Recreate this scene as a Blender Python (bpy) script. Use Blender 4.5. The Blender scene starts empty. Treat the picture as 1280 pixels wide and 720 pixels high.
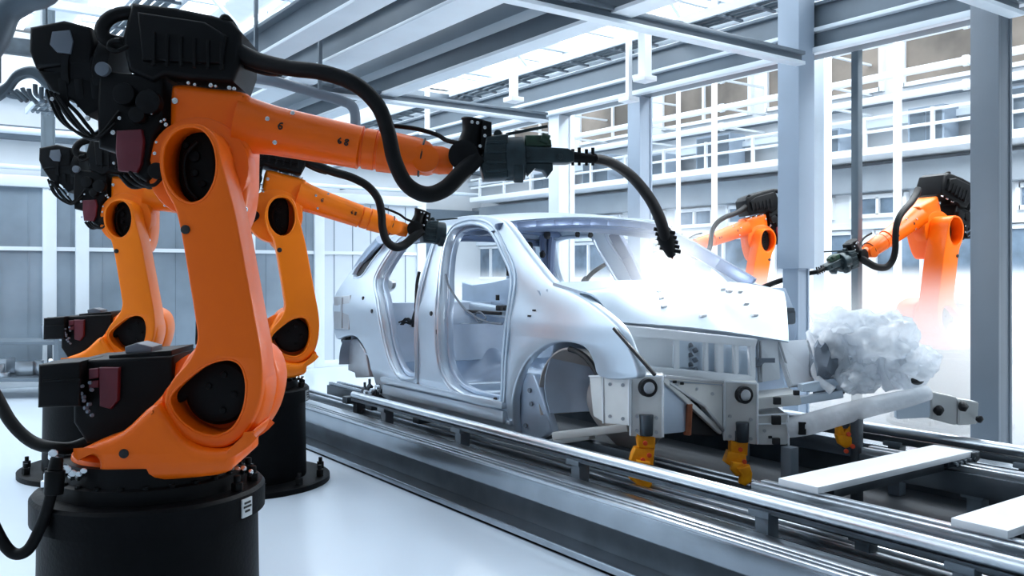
import bpy, bmesh, math, random
from mathutils import Vector, Matrix, Euler
from mathutils import noise as mnoise

random.seed(7)
SC = bpy.context.scene
COL = SC.collection
PI = math.pi

# ------------------------------------------------------------------ camera frame
H = 1.45            # eye height
FPX = 1100.0        # focal length in pixels of the 1280 px wide frame
HOR = 340.0         # image row of the horizon
YAW = math.radians(35.7)
SN, CS = math.sin(YAW), math.cos(YAW)
FWD = Vector((SN, CS, 0)); RGT = Vector((CS, -SN, 0))


def ray(px):
    u = (px - 640.0) / FPX
    return SN + CS * u, CS - SN * u          # X and Y gained per metre of depth


def on_x(px, py, X):
    a, b = ray(px); d = X / a
    return Vector((X, b * d, H + (HOR - py) * d / FPX))


def on_y(px, py, Y):
    a, b = ray(px); d = Y / b
    return Vector((a * d, Y, H + (HOR - py) * d / FPX))


def on_z(px, py, z):
    a, b = ray(px); d = (z - H) * FPX / (HOR - py)
    return Vector((a * d, b * d, z))


def at_d(px, py, d):
    a, b = ray(px)
    return Vector((a * d, b * d, H + (HOR - py) * d / FPX))


# ------------------------------------------------------------------ materials
def lin(c):
    c = c / 255.0
    return c / 12.92 if c <= 0.04045 else ((c + 0.055) / 1.055) ** 2.4


def rgb(r, g, b):
    return (lin(r), lin(g), lin(b), 1.0)


def mat(name, col, rough=0.5, metal=0.0, coat=0.0, var=0.06, scale=6.0, bump=0.0, bscale=40.0, emit=None, estr=0.0,
        alpha=1.0, spec=0.5, trans=0.0):
    m = bpy.data.materials.new(name); m.use_nodes = True
    nt = m.node_tree; p = nt.nodes['Principled BSDF']
    tc = nt.nodes.new('ShaderNodeTexCoord')
    n = nt.nodes.new('ShaderNodeTexNoise'); n.inputs['Scale'].default_value = scale; n.inputs['Detail'].default_value = 4
    nt.links.new(tc.outputs['Object'], n.inputs['Vector'])
    r = nt.nodes.new('ShaderNodeValToRGB')
    r.color_ramp.elements[0].position = 0.3; r.color_ramp.elements[1].position = 0.7
    r.color_ramp.elements[0].color = tuple(max(0, c * (1 - var)) for c in col[:3]) + (1,)
    r.color_ramp.elements[1].color = tuple(min(1, c * (1 + var)) for c in col[:3]) + (1,)
    nt.links.new(n.outputs['Fac'], r.inputs['Fac'])
    nt.links.new(r.outputs['Color'], p.inputs['Base Color'])
    p.inputs['Roughness'].default_value = rough
    p.inputs['Metallic'].default_value = metal
    p.inputs['Coat Weight'].default_value = coat
    p.inputs['Specular IOR Level'].default_value = spec
    p.inputs['Alpha'].default_value = alpha
    p.inputs['Transmission Weight'].default_value = trans
    if bump:
        n2 = nt.nodes.new('ShaderNodeTexNoise'); n2.inputs['Scale'].default_value = bscale; n2.inputs['Detail'].default_value = 5
        nt.links.new(tc.outputs['Object'], n2.inputs['Vector'])
        b = nt.nodes.new('ShaderNodeBump'); b.inputs['Strength'].default_value = bump; b.inputs['Distance'].default_value = 0.02
        nt.links.new(n2.outputs['Fac'], b.inputs['Height']); nt.links.new(b.outputs['Normal'], p.inputs['Normal'])
    if emit:
        p.inputs['Emission Color'].default_value = emit; p.inputs['Emission Strength'].default_value = estr
    return m


M = {}
M['orange'] = mat('orange_paint', (1.0, 0.150, 0.002, 1), 0.38, 0, 0.08, 0.03, 3, spec=0.3)
M['orange2'] = mat('yellower_orange', (1.0, 0.215, 0.004, 1), 0.38, 0, 0.08, 0.03, 3, spec=0.3)
M['black'] = mat('black_plastic', (0.0028, 0.0032, 0.004, 1), 0.5, 0, 0, 0.3, 12, spec=0.16)
M['rubber'] = mat('black_rubber', (0.0035, 0.0035, 0.004, 1), 0.55, 0, 0, 0.2, 20, spec=0.18)
M['pedestal'] = mat('black_cast_iron', (0.0018, 0.0022, 0.003, 1), 0.5, 0.0, 0, 0.3, 8, 0.1, 60, spec=0.1)
M['steel'] = mat('bright_steel', (0.55, 0.59, 0.63, 1), 0.28, 1.0, 0, 0.08, 4)
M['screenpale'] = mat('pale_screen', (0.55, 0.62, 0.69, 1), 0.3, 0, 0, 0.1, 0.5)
M['bolt'] = mat('bolt_steel', (0.75, 0.78, 0.8, 1), 0.25, 1.0)
M['dteal'] = mat('dark_tool_metal', (0.02, 0.034, 0.04, 1), 0.4, 0.4, 0, 0.3, 20)
M['green'] = mat('dark_green_plastic', (0.012, 0.045, 0.022, 1), 0.45, 0, 0, 0.4, 30)
M['wine'] = mat('wine_red_plate', (0.11, 0.012, 0.024, 1), 0.5, 0, 0, 0.15, 15)
M['greylabel'] = mat('grey_cover', (0.12, 0.14, 0.17, 1), 0.5)
M['labelw'] = mat('white_label', (0.55, 0.58, 0.6, 1), 0.6)
M['ink'] = mat('black_ink', (0.01, 0.01, 0.01, 1), 0.6)
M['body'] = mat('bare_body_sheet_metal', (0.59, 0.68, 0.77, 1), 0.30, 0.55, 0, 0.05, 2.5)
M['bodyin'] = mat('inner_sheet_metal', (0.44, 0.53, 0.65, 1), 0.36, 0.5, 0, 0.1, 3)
M['bodydk'] = mat('dark_blue_metal', (0.13, 0.18, 0.29, 1), 0.4, 0.4, 0, 0.1, 3)  # darker, bluer tone for header, roof bows and far pillars
M['bodygrey'] = mat('raw_grey_metal', (0.45, 0.47, 0.50, 1), 0.4, 0.7, 0, 0.12, 4)
M['zincbrown'] = mat('raw_brownish_zinc', (0.46, 0.43, 0.41, 1), 0.42, 0.5, 0, 0.12, 3)
M['bodywarm'] = mat('bare_zinc_metal', (0.68, 0.69, 0.68, 1), 0.4, 0.2, 0, 0.08, 5)
M['hole'] = mat('dark_hole', (0.006, 0.007, 0.01, 1), 0.6)
M['rail'] = mat('rail_steel', (0.33, 0.37, 0.41, 1), 0.26, 0.95, 0, 0.12, 5)
M['raildark'] = mat('dark_rail_steel', (0.07, 0.085, 0.10, 1), 0.4, 0.7, 0, 0.25, 5)
M['pit'] = mat('dark_pit_steel', (0.02, 0.026, 0.034, 1), 0.5, 0.3, 0, 0.3, 4)
M['plateW'] = mat('white_plate', (0.82, 0.86, 0.90, 1), 0.4, 0.1, 0, 0.04, 4)
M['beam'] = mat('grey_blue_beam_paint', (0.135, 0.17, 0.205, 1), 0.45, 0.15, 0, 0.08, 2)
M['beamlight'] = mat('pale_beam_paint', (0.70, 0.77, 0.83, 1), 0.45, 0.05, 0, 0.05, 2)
M['colgrey'] = mat('grey_column_paint', (0.17, 0.20, 0.235, 1), 0.5, 0.05, 0, 0.05, 2)
M['column'] = mat('column_paint', (0.33, 0.40, 0.49, 1), 0.5, 0.05, 0, 0.05, 2)
M['coldark'] = mat('dark_pole_paint', (0.10, 0.13, 0.155, 1), 0.45, 0.2, 0, 0.1, 3)
M['white'] = mat('white_paint', (0.84, 0.87, 0.90, 1), 0.55, 0, 0, 0.03, 3)
M['clamp'] = mat('orange_yellow_clamp', (1.0, 0.34, 0.004, 1), 0.5, 0, 0.0, 0.2, 18, spec=0.3)
M['clampred'] = mat('red_clamp_mark', (0.7, 0.06, 0.01, 1), 0.4)
M['copper'] = mat('copper_brown', (0.30, 0.10, 0.05, 1), 0.4, 0.5, 0, 0.2, 12)
M['hosegrey'] = mat('grey_hose', (0.13, 0.16, 0.20, 1), 0.5)


def wrap_mat():
    m = mat('plastic_wrap', (0.86, 0.90, 0.94, 1), 0.2, 0.0, 0.4, 0.08, 9, 0.9, 22)
    nt = m.node_tree; p = nt.nodes['Principled BSDF']        # wispy film, partly see-through
    tc = nt.nodes.new('ShaderNodeTexCoord'); n = nt.nodes.new('ShaderNodeTexNoise'); n.inputs['Scale'].default_value = 5; n.inputs['Detail'].default_value = 6
    r = nt.nodes.new('ShaderNodeMapRange'); r.inputs['From Min'].default_value = 0.35; r.inputs['From Max'].default_value = 0.65; r.inputs['To Min'].default_value = 0.3; r.inputs['To Max'].default_value = 0.95
    tl = nt.nodes.new('ShaderNodeBsdfTranslucent'); tl.inputs['Color'].default_value = (0.95, 0.97, 1, 1); mx = nt.nodes.new('ShaderNodeMixShader'); mx.inputs[0].default_value = 0.5
    nt.links.new(p.outputs[0], mx.inputs[1]); nt.links.new(tl.outputs[0], mx.inputs[2]); nt.links.new(mx.outputs[0], nt.nodes['Material Output'].inputs['Surface'])
    nt.links.new(tc.outputs['Object'], n.inputs['Vector']); nt.links.new(n.outputs['Fac'], r.inputs['Value']); nt.links.new(r.outputs['Result'], p.inputs['Alpha'])
    return m


M['wrap'] = wrap_mat()


# ------------------------------------------------------------------ mesh building
def smooth_pts(pts, n=6, closed=True):
    """Catmull-Rom through 2D or 3D points."""
    P = [Vector(p) for p in pts]; out = []
    N = len(P)
    rng = range(N) if closed else range(N - 1)
    for i in rng:
        if closed:
            a, b, c, d = P[(i - 1) % N], P[i], P[(i + 1) % N], P[(i + 2) % N]
        else:
            a, b, c, d = P[max(i - 1, 0)], P[i], P[i + 1], P[min(i + 2, N - 1)]
        for k in range(n):
            t = k / n
            out.append(0.5 * ((2 * b) + (c - a) * t + (2 * a - 5 * b + 4 * c - d) * t * t + (3 * b - 3 * c + d - a) * t ** 3))
    if not closed:
        out.append(P[-1])
    return out


SPLIT = set("""bolt fitting bracket_hole cable rear_wheel_house square_hole pipe_bracket mounting_hole supply_hose plug_screw clamp_screw
clamp_bracket sensor_plug pillar_plug hood_slot wiring_loom longitudinal_rail running_strip side_rail floor_cross_member floor_stiffener
roof_bow clip foot top_rail chord cooling_coil cable_bundle subframe_bar cross_tube fuse_box dash_bracket b_pillar_trim front_cross_frame engine_mount
tow_bracket weld_spot pulled_film edge_flange connector hose_loop rail_strip radiator_support front_side_plate bumper_bracket front_apron dark_gap door_flange
tailgate_frame sill plastic_cover skid_frame hose rung mount_stud""".split())


class MB:
    def __init__(self):
        self.bm = bmesh.new()

    def _merge(self, other):
        me = bpy.data.meshes.new('tmp'); other.to_mesh(me); other.free()
        self.bm.from_mesh(me); bpy.data.meshes.remove(me)

    def box(self, c, size, rot=None, bev=0.0, seg=2):
        b = bmesh.new()
        bmesh.ops.create_cube(b, size=1.0)
        bmesh.ops.scale(b, vec=Vector(size), verts=b.verts)
        if bev:
            bmesh.ops.bevel(b, geom=list(b.edges), offset=min(bev, min(size) * 0.49), segments=seg, affect='EDGES', profile=0.6)
        if rot is not None:
            R = rot if isinstance(rot, Matrix) else Euler(rot).to_matrix()
            bmesh.ops.rotate(b, cent=(0, 0, 0), matrix=R, verts=b.verts)
        bmesh.ops.translate(b, vec=Vector(c), verts=b.verts)
        self._merge(b); return self

    def span(self, a, b_, bev=0.0, seg=2):
        a = Vector(a); b_ = Vector(b_)
        return self.box((a + b_) / 2, [max(1e-4, abs(x)) for x in (b_ - a)], None, bev, seg)

    def bar(self, p0, p1, w, h, bev=0.0, up=(0, 0, 1)):
        """box from p0 to p1, w wide, h high"""
        p0 = Vector(p0); p1 = Vector(p1); d = p1 - p0
        x = d.normalized(); upv = Vector(up)
        if abs(x.dot(upv)) > 0.98: upv = Vector((1, 0, 0))
        y = upv.cross(x).normalized(); z = x.cross(y)
        R = Matrix((x, y, z)).transposed()
        return self.box((p0 + p1) / 2, (d.length, w, h), R, bev)

    def cyl(self, p0, p1, r0, r1=None, seg=24, bev=0.0):
        p0 = Vector(p0); p1 = Vector(p1); d = p1 - p0
        if r1 is None: r1 = r0
        b = bmesh.new()
        bmesh.ops.create_cone(b, cap_ends=True, cap_tris=False, segments=seg, radius1=r0, radius2=r1, depth=d.length)
        if bev:
            es = [e for e in b.edges if abs(e.verts[0].co.z - e.verts[1].co.z) < 1e-6]
            bmesh.ops.bevel(b, geom=es, offset=bev, segments=2, affect='EDGES', profile=0.6)
        q = Vector((0, 0, 1)).rotation_difference(d.normalized()).to_matrix()
        bmesh.ops.rotate(b, cent=(0, 0, 0), matrix=q, verts=b.verts)
        bmesh.ops.translate(b, vec=(p0 + p1) / 2, verts=b.verts)
        self._merge(b); return self

    def lathe(self, prof, p0, axis, seg=32):
        """prof: list of (distance along axis, radius)"""
        ax = Vector(axis).normalized(); p0 = Vector(p0)
        t = Vector((0, 0, 1)) if abs(ax.z) < 0.9 else Vector((1, 0, 0))
        u = ax.cross(t).normalized(); v = ax.cross(u)
        rings = []
        for (s, r) in prof:
            rings.append([self.bm.verts.new(p0 + ax * s + (u * math.cos(2 * PI * k / seg) + v * math.sin(2 * PI * k / seg)) * max(r, 1e-4)) for k in range(seg)])
        for a, b in zip(rings, rings[1:]):
            for k in range(seg):
                self.bm.faces.new((a[k], a[(k + 1) % seg], b[(k + 1) % seg], b[k]))
        self.bm.faces.new(list(reversed(rings[0]))); self.bm.faces.new(rings[-1])
        return self

    def tube(self, pts, r, seg=12, n=6, smooth=True, closed=False, caps=True):
        """r: number or list of radii along the given points"""
        if smooth:
            P = smooth_pts(pts, n, closed)
        else:
            P = [Vector(p) for p in pts]
        N = len(P)
        if isinstance(r, (list, tuple)):
            rr = []
            for i in range(N):
                f = i / max(1, N - 1) * (len(r) - 1); k = min(int(f), len(r) - 2); rr.append(r[k] + (r[k + 1] - r[k]) * (f - k))
        else:
            rr = [r] * N
        T = []
        for i in range(N):
            a = P[(i - 1) % N] if closed else P[max(i - 1, 0)]
            b = P[(i + 1) % N] if closed else P[min(i + 1, N - 1)]
            T.append((b - a).normalized())
        up = Vector((0, 0, 1)) if abs(T[0].z) < 0.9 else Vector((1, 0, 0))
        u = (up - T[0] * up.dot(T[0])).normalized()
        rings = []
        for i in range(N):
            u = (u - T[i] * u.dot(T[i]))
            if u.length < 1e-6: u = T[i].orthogonal()
            u.normalize(); v = T[i].cross(u)
            rings.append([self.bm.verts.new(P[i] + (u * math.cos(2 * PI * k / seg) + v * math.sin(2 * PI * k / seg)) * rr[i]) for k in range(seg)])
        M_ = N if closed else N - 1
        for i in range(M_):
            a, b = rings[i], rings[(i + 1) % N]
            for k in range(seg):
                self.bm.faces.new((a[k], a[(k + 1) % seg], b[(k + 1) % seg], b[k]))
        if caps and not closed:
            self.bm.faces.new(list(reversed(rings[0]))); self.bm.faces.new(rings[-1])
        return self

    def plate(self, outer, holes=(), w0=0.0, w1=0.05, bev=0.0, fmap=None, n=5, smooth=True, hsmooth=True):
        """outline in 2D (a, b) with holes, thickness from w0 to w1; fmap(a, b, w) -> 3D (default x, y=w, z)"""
        cu = bpy.data.curves.new('tmpc', 'CURVE'); cu.dimensions = '2D'; cu.fill_mode = 'BOTH'
        for idx, o in enumerate([outer] + list(holes)):
            sm = smooth if idx == 0 else hsmooth
            pts = smooth_pts([(p[0], p[1], 0) for p in o], n) if sm else [Vector((p[0], p[1], 0)) for p in o]
            sp = cu.splines.new('POLY'); sp.points.add(len(pts) - 1)
            for q, p in zip(sp.points, pts): q.co = (p.x, p.y, 0, 1)
            sp.use_cyclic_u = True
        th = abs(w1 - w0); bev = min(bev, th * 0.45)
        cu.extrude = th / 2 - bev; cu.bevel_depth = bev; cu.bevel_resolution = 2 if bev else 0; cu.offset = -bev
        ob = bpy.data.objects.new('tmpc', cu); COL.objects.link(ob)
        dg = bpy.context.evaluated_depsgraph_get(); dg.update()
        me = bpy.data.meshes.new_from_object(ob.evaluated_get(dg))
        mid = (w0 + w1) / 2
        for v in me.vertices:
            a, b, w = v.co.x, v.co.y, v.co.z + mid
            v.co = fmap(a, b, w) if fmap else Vector((a, w, b))
        b2 = bmesh.new(); b2.from_mesh(me)
        bmesh.ops.remove_doubles(b2, verts=b2.verts, dist=1e-5)
        bmesh.ops.recalc_face_normals(b2, faces=b2.faces)
        self._merge(b2)
        bpy.data.objects.remove(ob); bpy.data.curves.remove(cu); bpy.data.meshes.remove(me)
        return self

    def grid(self, f, nu, nv, thick=0.0):
        """surface f(u, v) with u, v in 0..1; thick gives it a solid back"""
        G = [[self.bm.verts.new(f(i / nu, j / nv)) for j in range(nv + 1)] for i in range(nu + 1)]
        fs = []
        for i in range(nu):
            for j in range(nv):
                fs.append(self.bm.faces.new((G[i][j], G[i + 1][j], G[i + 1][j + 1], G[i][j + 1])))
        if thick:
            bmesh.ops.recalc_face_normals(self.bm, faces=fs)
            bmesh.ops.solidify(self.bm, geom=fs, thickness=thick)
        return self

    def blob(self, c, r, sub=3, amp=0.25, freq=3.0, seed=0.0):
        b = bmesh.new(); bmesh.ops.create_icosphere(b, subdivisions=sub, radius=1.0)
        for v in b.verts:
            p = v.co.normalized()
            k = 1 + amp * mnoise.noise(p * freq + Vector((seed, seed * 1.7, seed * 0.3))) + amp * 0.5 * abs(mnoise.noise(p * freq * 2.3 + Vector((seed, 1, 2))))
            v.co = Vector((p.x * r[0], p.y * r[1], p.z * r[2])) * k
        bmesh.ops.translate(b, vec=Vector(c), verts=b.verts)
        self._merge(b); return self

    def build(self, name, m, parent=None, loc=None, sharp=35.0):
        if name in SPLIT and parent is not None:
            bits = self._pieces()
            if len(bits) > 1:
                first = None
                for b in bits:
                    q = MB(); q.bm.free(); q.bm = b
                    o = q._build(name, m, parent, loc, sharp); first = first or o
                return first
        return self._build(name, m, parent, loc, sharp)

    def _pieces(self):
        """the separate pieces of the mesh (islands whose boxes touch stay together)"""
        bm = self.bm; bm.verts.ensure_lookup_table(); seen = [-1] * len(bm.verts); bm.verts.index_update(); isl = []
        for v in bm.verts:
            if seen[v.index] >= 0: continue
            st = [v]; seen[v.index] = len(isl); vs = []
            while st:
                a = st.pop(); vs.append(a)
                for e in a.link_edges:
                    b = e.other_vert(a)
                    if seen[b.index] < 0: seen[b.index] = len(isl); st.append(b)
            lo = [min(q.co[k] for q in vs) - 0.001 for k in range(3)]; hi = [max(q.co[k] for q in vs) + 0.001 for k in range(3)]
            isl.append([lo, hi, vs])
        n = len(isl); par = list(range(n))
        def f(i):
            while par[i] != i: i = par[i]
            return i
        for i in range(n):
            for j in range(i):
                if all(isl[i][0][k] <= isl[j][1][k] and isl[j][0][k] <= isl[i][1][k] for k in range(3)): par[f(i)] = f(j)
        groups = {}
        for i in range(n): groups.setdefault(f(i), []).extend(isl[i][2])
        if len(groups) == 1: return [bm]
        out = []
        for vs in groups.values():
            b = bmesh.new(); mp = {v: b.verts.new(v.co) for v in vs}
            for fc in {fc for v in vs for fc in v.link_faces}: b.faces.new([mp[v] for v in fc.verts])
            out.append(b)
        bm.free()
        return out

    def _build(self, name, m, parent=None, loc=None, sharp=35.0):
        me = bpy.data.meshes.new(name)
        bm = self.bm
        off = Vector(loc) if loc is not None else (Vector(parent['_o']) if parent is not None and '_o' in parent else Vector((0, 0, 0)))
        if off.length: bmesh.ops.translate(bm, vec=-off, verts=bm.verts)
        bm.normal_update()
        lim = math.radians(sharp)
        for f in bm.faces: f.smooth = True
        for e in bm.edges:
            if len(e.link_faces) == 2 and e.calc_face_angle(0) > lim: e.smooth = False
        bm.to_mesh(me); bm.free()
        me.materials.append(m)
        o = bpy.data.objects.new(name, me); COL.objects.link(o)
        if parent is not None:
            o.parent = parent
            if '_o' in parent and parent.type != 'EMPTY': o.location = (0, 0, 0)
            if '_o' in parent: o['_o'] = list(parent['_o'])
        else:
            o.location = off
            o['_o'] = list(off)
        return o


def tag(o, label, cat, group=None, kind=None):
    if label: o['label'] = label
    if cat: o['category'] = cat
    if group: o['group'] = group
    if kind: o['kind'] = kind
    return o


def thing(name, loc, label, cat, group=None, rz=0.0, local=False):
    o = bpy.data.objects.new(name, None); COL.objects.link(o)
    o.empty_display_size = 0.1
    o.location = loc; o.rotation_euler = (0, 0, rz)
    o['_o'] = [0, 0, 0] if local else list(loc)
    return tag(o, label, cat, group, 'thing')


def struct(o):
    o['kind'] = 'structure'; return o


def copy_tree(o, parent=None):
    c = o.copy(); COL.objects.link(c); c.parent = parent
    for ch in list(o.children): copy_tree(ch, c)
    return c

# ================================================================== the orange welding robots
TH = math.radians(4.0)         # arm direction against the camera's right
DB = 3.3                       # depth of the front robot's axis
XB = (190 - 640) / FPX * DB
cT, sT = math.cos(TH), math.sin(TH)


def L(px, py, y):
    """pixel of the front robot -> robot coordinates (x, z) in the plane y"""
    u = (px - 640) / FPX
    x = (u * (DB + cT * y) - XB + sT * y) / (cT - u * sT)
    d = DB + sT * x + cT * y
    return (x, H + (HOR - py) * d / FPX)


def L3(px, py, y):
    x, z = L(px, py, y); return Vector((x, y, z))


def LL(pts, y):
    return [L(a, b, y) for a, b in pts]


def build_robot(label):
    base = RGT * XB + FWD * DB
    root = thing('industrial_robot', (base.x, base.y, 0), label, 'robot', 'orange welding robots', TH - YAW, local=True)
    YN = -0.24     # front face of the link arm

    # ---------------------------------------------------------------- pedestal
    ztop = 0.655
    m = MB()
    m.lathe([(0, 0.44), (0.03, 0.44), (0.035, 0.39), (ztop - 0.10, 0.382), (ztop - 0.095, 0.408), (ztop - 0.012, 0.408), (ztop, 0.398)], (0, 0, 0), (0, 0, 1), 56)
    m.lathe([(0, 0.55), (0.035, 0.55), (0.045, 0.53)], (0, 0, 0), (0, 0, 1), 48)
    ped = m.build('pedestal', M['pedestal'], root)
    for k in range(12):
        a = 2 * PI * k / 12 + 0.15
        b = MB(); b.cyl((0.5 * math.cos(a), 0.5 * math.sin(a), 0.04), (0.5 * math.cos(a), 0.5 * math.sin(a), 0.09), 0.026, seg=6, bev=0.004)
        b.cyl((0.5 * math.cos(a), 0.5 * math.sin(a), 0.09), (0.5 * math.cos(a), 0.5 * math.sin(a), 0.12), 0.014, seg=10)
        b.build('anchor_bolt', M['rubber'], ped)
    for k in range(14):
        a = 2 * PI * k / 14 + 0.1
        b = MB(); c = Vector((0.365 * math.cos(a), 0.365 * math.sin(a), ztop))
        if math.sin(a) < -0.45: continue
        b.cyl(c, c + Vector((0, 0, 0.03)), 0.022, seg=6, bev=0.003); b.cyl(c + Vector((0, 0, 0.03)), c + Vector((0, 0, 0.055)), 0.013, seg=10, bev=0.003)
        b.build('flange_bolt', M['bolt'] if k in (6, 7) else M['rubber'], ped)
    lb = MB()
    for a0 in (-0.42,):
        for i in range(4):
            a = a0 + i * 0.035
            lb.box((0.410 * math.cos(a), 0.410 * math.sin(a), ztop - 0.055), (0.006, 0.017, 0.066), (0, 0, a))
    pl = lb.build('type_plate', M['labelw'], root)
    lt = MB()
    for i, (dz, w) in enumerate(((0.018, 0.8), (0.004, 1.0), (-0.012, 0.6))):
        a = -0.37; lt.box((0.4142 * math.cos(a), 0.4142 * math.sin(a), ztop - 0.055 + dz), (0.003, 0.045 * w, 0.007), (0, 0, a))
    lt.build('plate_print', M['ink'], pl)

    # black turntable ring between pedestal and casting
    m = MB(); m.lathe([(0, 0.33), (0.05, 0.33), (0.055, 0.31), (0.12, 0.30)], (0.0, 0, ztop), (0, 0, 1), 48)
    for k in range(24):
        a = 2 * PI * k / 24; m.cyl((0.315 * math.cos(a), 0.315 * math.sin(a), ztop + 0.05), (0.315 * math.cos(a), 0.315 * math.sin(a), ztop + 0.062), 0.011, seg=8)
    m.build('turntable_ring', M['black'], root)

    # ---------------------------------------------------------------- orange turntable casting
    hole = [(212, 500), (218, 488), (238, 470), (260, 455), (284, 449), (300, 456), (307, 475), (307, 497), (302, 517), (290, 536), (270, 545), (248, 541), (230, 530), (217, 515)]
    cast = [(87, 571), (104, 560), (150, 541), (188, 508), (214, 478), (240, 438), (275, 428), (318, 445), (332, 480), (326, 520), (312, 548), (293, 570), (290, 586), (272, 594), (218, 600), (159, 603), (121, 599), (122, 582), (114, 571)]
    m = MB()
    m.plate(LL(cast, -0.2), [LL(hole, -0.2)], -0.20, 0.02, 0.025, n=4)
    m.plate(LL(cast, -0.2), [], 0.02, 0.24, 0.03, n=4)
    m.plate(LL([(87, 571), (104, 560), (150, 541), (188, 508), (204, 520), (222, 546), (246, 561), (276, 564), (300, 553), (316, 538), (311, 553), (294, 570), (290, 586), (272, 595), (218, 601), (159, 604), (121, 600), (122, 582), (114, 571)], -0.29), [], -0.29, 0.02, 0.03, n=4)
    m.lathe([(0, 0.27), (0.03, 0.275), (0.06, 0.27), (0.085, 0.2)], (0.0, 0, ztop + 0.075), (0, 0, 1), 48)
    tc = m.build('turntable_casting', M['orange'], root)
    # inner bearing cup below the motor
    cc = L3(262, 500, -0.1)
    m = MB(); m.lathe([(0, 0.172), (0.015, 0.185), (0.06, 0.185), (0.075, 0.15), (0.075, 0.10)], cc + Vector((0, 0.09, 0)), (0, -1, 0), 40)
    m.build('bearing_cup', M['orange'], tc)
    mk = MB(); mk.lathe([(0, 0.016), (0.006, 0.016), (0.008, 0.010)], L3(155, 567, -0.29) + Vector((0, 0.002, 0)), (0, -1, 0), 16)
    mk.build('lifting_eye', M['hole'], tc)

    # shoulder motor
    mc = L3(274, 490, -0.14)
    m = MB()
    m.lathe([(0, 0.118), (0.10, 0.118), (0.115, 0.105), (0.125, 0.06)], mc + Vector((0, 0.10, 0)), (0, -1, 0), 36)
    m.plate(LL([(214, 497), (226, 480), (255, 462), (280, 452), (300, 458), (306, 480), (305, 500), (295, 518), (275, 524), (256, 515), (246, 500), (236, 498), (226, 503)], -0.13), [], -0.155, -0.05, 0.015, n=4)
    for (px, py) in ((281, 468), (280, 512), (262, 482), (294, 492)):
        m.cyl(L3(px, py, -0.155), L3(px, py, -0.155) + Vector((0, -0.02, 0)), 0.012, seg=8, bev=0.003)
    m.build('shoulder_motor', M['black'], root)

    # ---------------------------------------------------------------- link arm (lower arm with two rings)
    arm = [(240, 154), (258, 159), (271, 176), (277, 203), (285, 232), (295, 272), (306, 330), (318, 395), (326, 440), (328, 480), (320, 518), (302, 546), (276, 560), (246, 556), (222, 541), (207, 515), (206, 494), (216, 474), (236, 450), (246, 425), (243, 395), (235, 345), (226, 292), (218, 260), (205, 235), (199, 205), (203, 178), (218, 159)]
    h1 = [(240, 158), (256, 164), (267, 181), (271, 205), (267, 229), (255, 248), (238, 254), (221, 246), (208, 228), (203, 205), (206, 181), (220, 163)]
    m = MB()
    m.plate(LL(arm, YN), [LL(h1, YN), LL(hole, YN)], YN, YN + 0.21, 0.009, n=5)
    la = m.build('link_arm', M['orange'], root)
    # bolt and painted edge line
    b = MB(); p = L3(232, 287, YN); b.lathe([(0, 0.016), (0.008, 0.016), (0.010, 0.011)], p + Vector((0, 0.003, 0)), (0, -1, 0), 14); b.build('plug', M['ink'], la)
    # raised rim round the two openings
    for nm, ho in (('elbow_rim', h1), ('shoulder_rim', hole)):
        m = MB(); m.tube([Vector((x, YN + 0.004, z)) for x, z in LL(ho, YN)], 0.005, 8, 5, True, True); m.build(nm, M['orange'], la)
    # elbow motor inside the upper ring
    ec = L3(240, 206, YN)
    m = MB(); c0 = L3(251, 209, YN + 0.2)
    m.plate([(c0.x - 0.062, c0.z), (c0.x - 0.045, c0.z + 0.09), (c0.x + 0.01, c0.z + 0.13), (c0.x + 0.06, c0.z + 0.10), (c0.x + 0.075, c0.z), (c0.x + 0.06, c0.z - 0.11), (c0.x + 0.0, c0.z - 0.14), (c0.x - 0.05, c0.z - 0.10)], [], YN + 0.13, YN + 0.22, 0.015, n=5)
    for (dx, dz, r) in ((0.0, 0.03, 0.02), (0.0, -0.03, 0.014), (0.03, -0.07, 0.012), (-0.03, 0.07, 0.012)):
        m.cyl((c0.x + dx, YN + 0.135, c0.z + dz), (c0.x + dx, YN + 0.11, c0.z + dz), r, seg=12, bev=0.003)
    m.build('elbow_motor', M['black'], root)
    m = MB(); m.tube([Vector((x, YN + 0.10, z)) for x, z in LL([(236, 172), (222, 188), (219, 208), (224, 232), (236, 246)], YN)], 0.008, 8); m.build('elbow_cable', M['rubber'], root)

    # ---------------------------------------------------------------- upper arm housing (behind the ring)
    fore = []                       # everything that tilts with the upper arm
    y0 = 0.0
    blk = [(214, 118), (222, 106), (262, 110), (302, 115), (312, 124), (313, 160), (312, 200), (311, 240), (304, 276), (290, 292), (262, 285), (240, 262), (222, 230), (214, 180)]
    m = MB()
    m.plate(LL(blk, y0), [], -0.022, 0.20, 0.03, n=4)
    c = L3(250, 210, 0.0); m.cyl(c + Vector((0, -0.03, 0)), c + Vector((0, 0.1, 0)), 0.19, seg=36, bev=0.02)
    ua = m.build('upper_arm', M['orange'], root); fore.append(ua)
    b = MB(); p = L3(220, 127, y0 - 0.02); b.cyl(p, p + Vector((0, -0.016, 0)), 0.012, seg=10, bev=0.002); p = L3(306, 262, y0 - 0.02); b.cyl(p, p + Vector((0, -0.02, 0)), 0.013, seg=10, bev=0.002)
    b.build('bolt', M['bolt'], ua)

    # forearm tube
    yf = 0.06
    A = L3(300, 155, yf); B = L3(452, 185, yf)
    ax = (B - A); Lf = ax.length; axn = ax.normalized()
    upv = Vector((-axn.z, 0, axn.x))
    m = MB()
    m.lathe([(0, 0.112), (0.10, 0.098), (0.14, 0.094), (Lf * 0.97, 0.083), (Lf * 0.99, 0.085), (Lf, 0.078)], A, ax, 40)
    fa = m.build('forearm', M['orange'], root); fore.append(fa)
    # forearm marks: small black digits (surface lettering) and bolts
    mk = MB()

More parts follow.
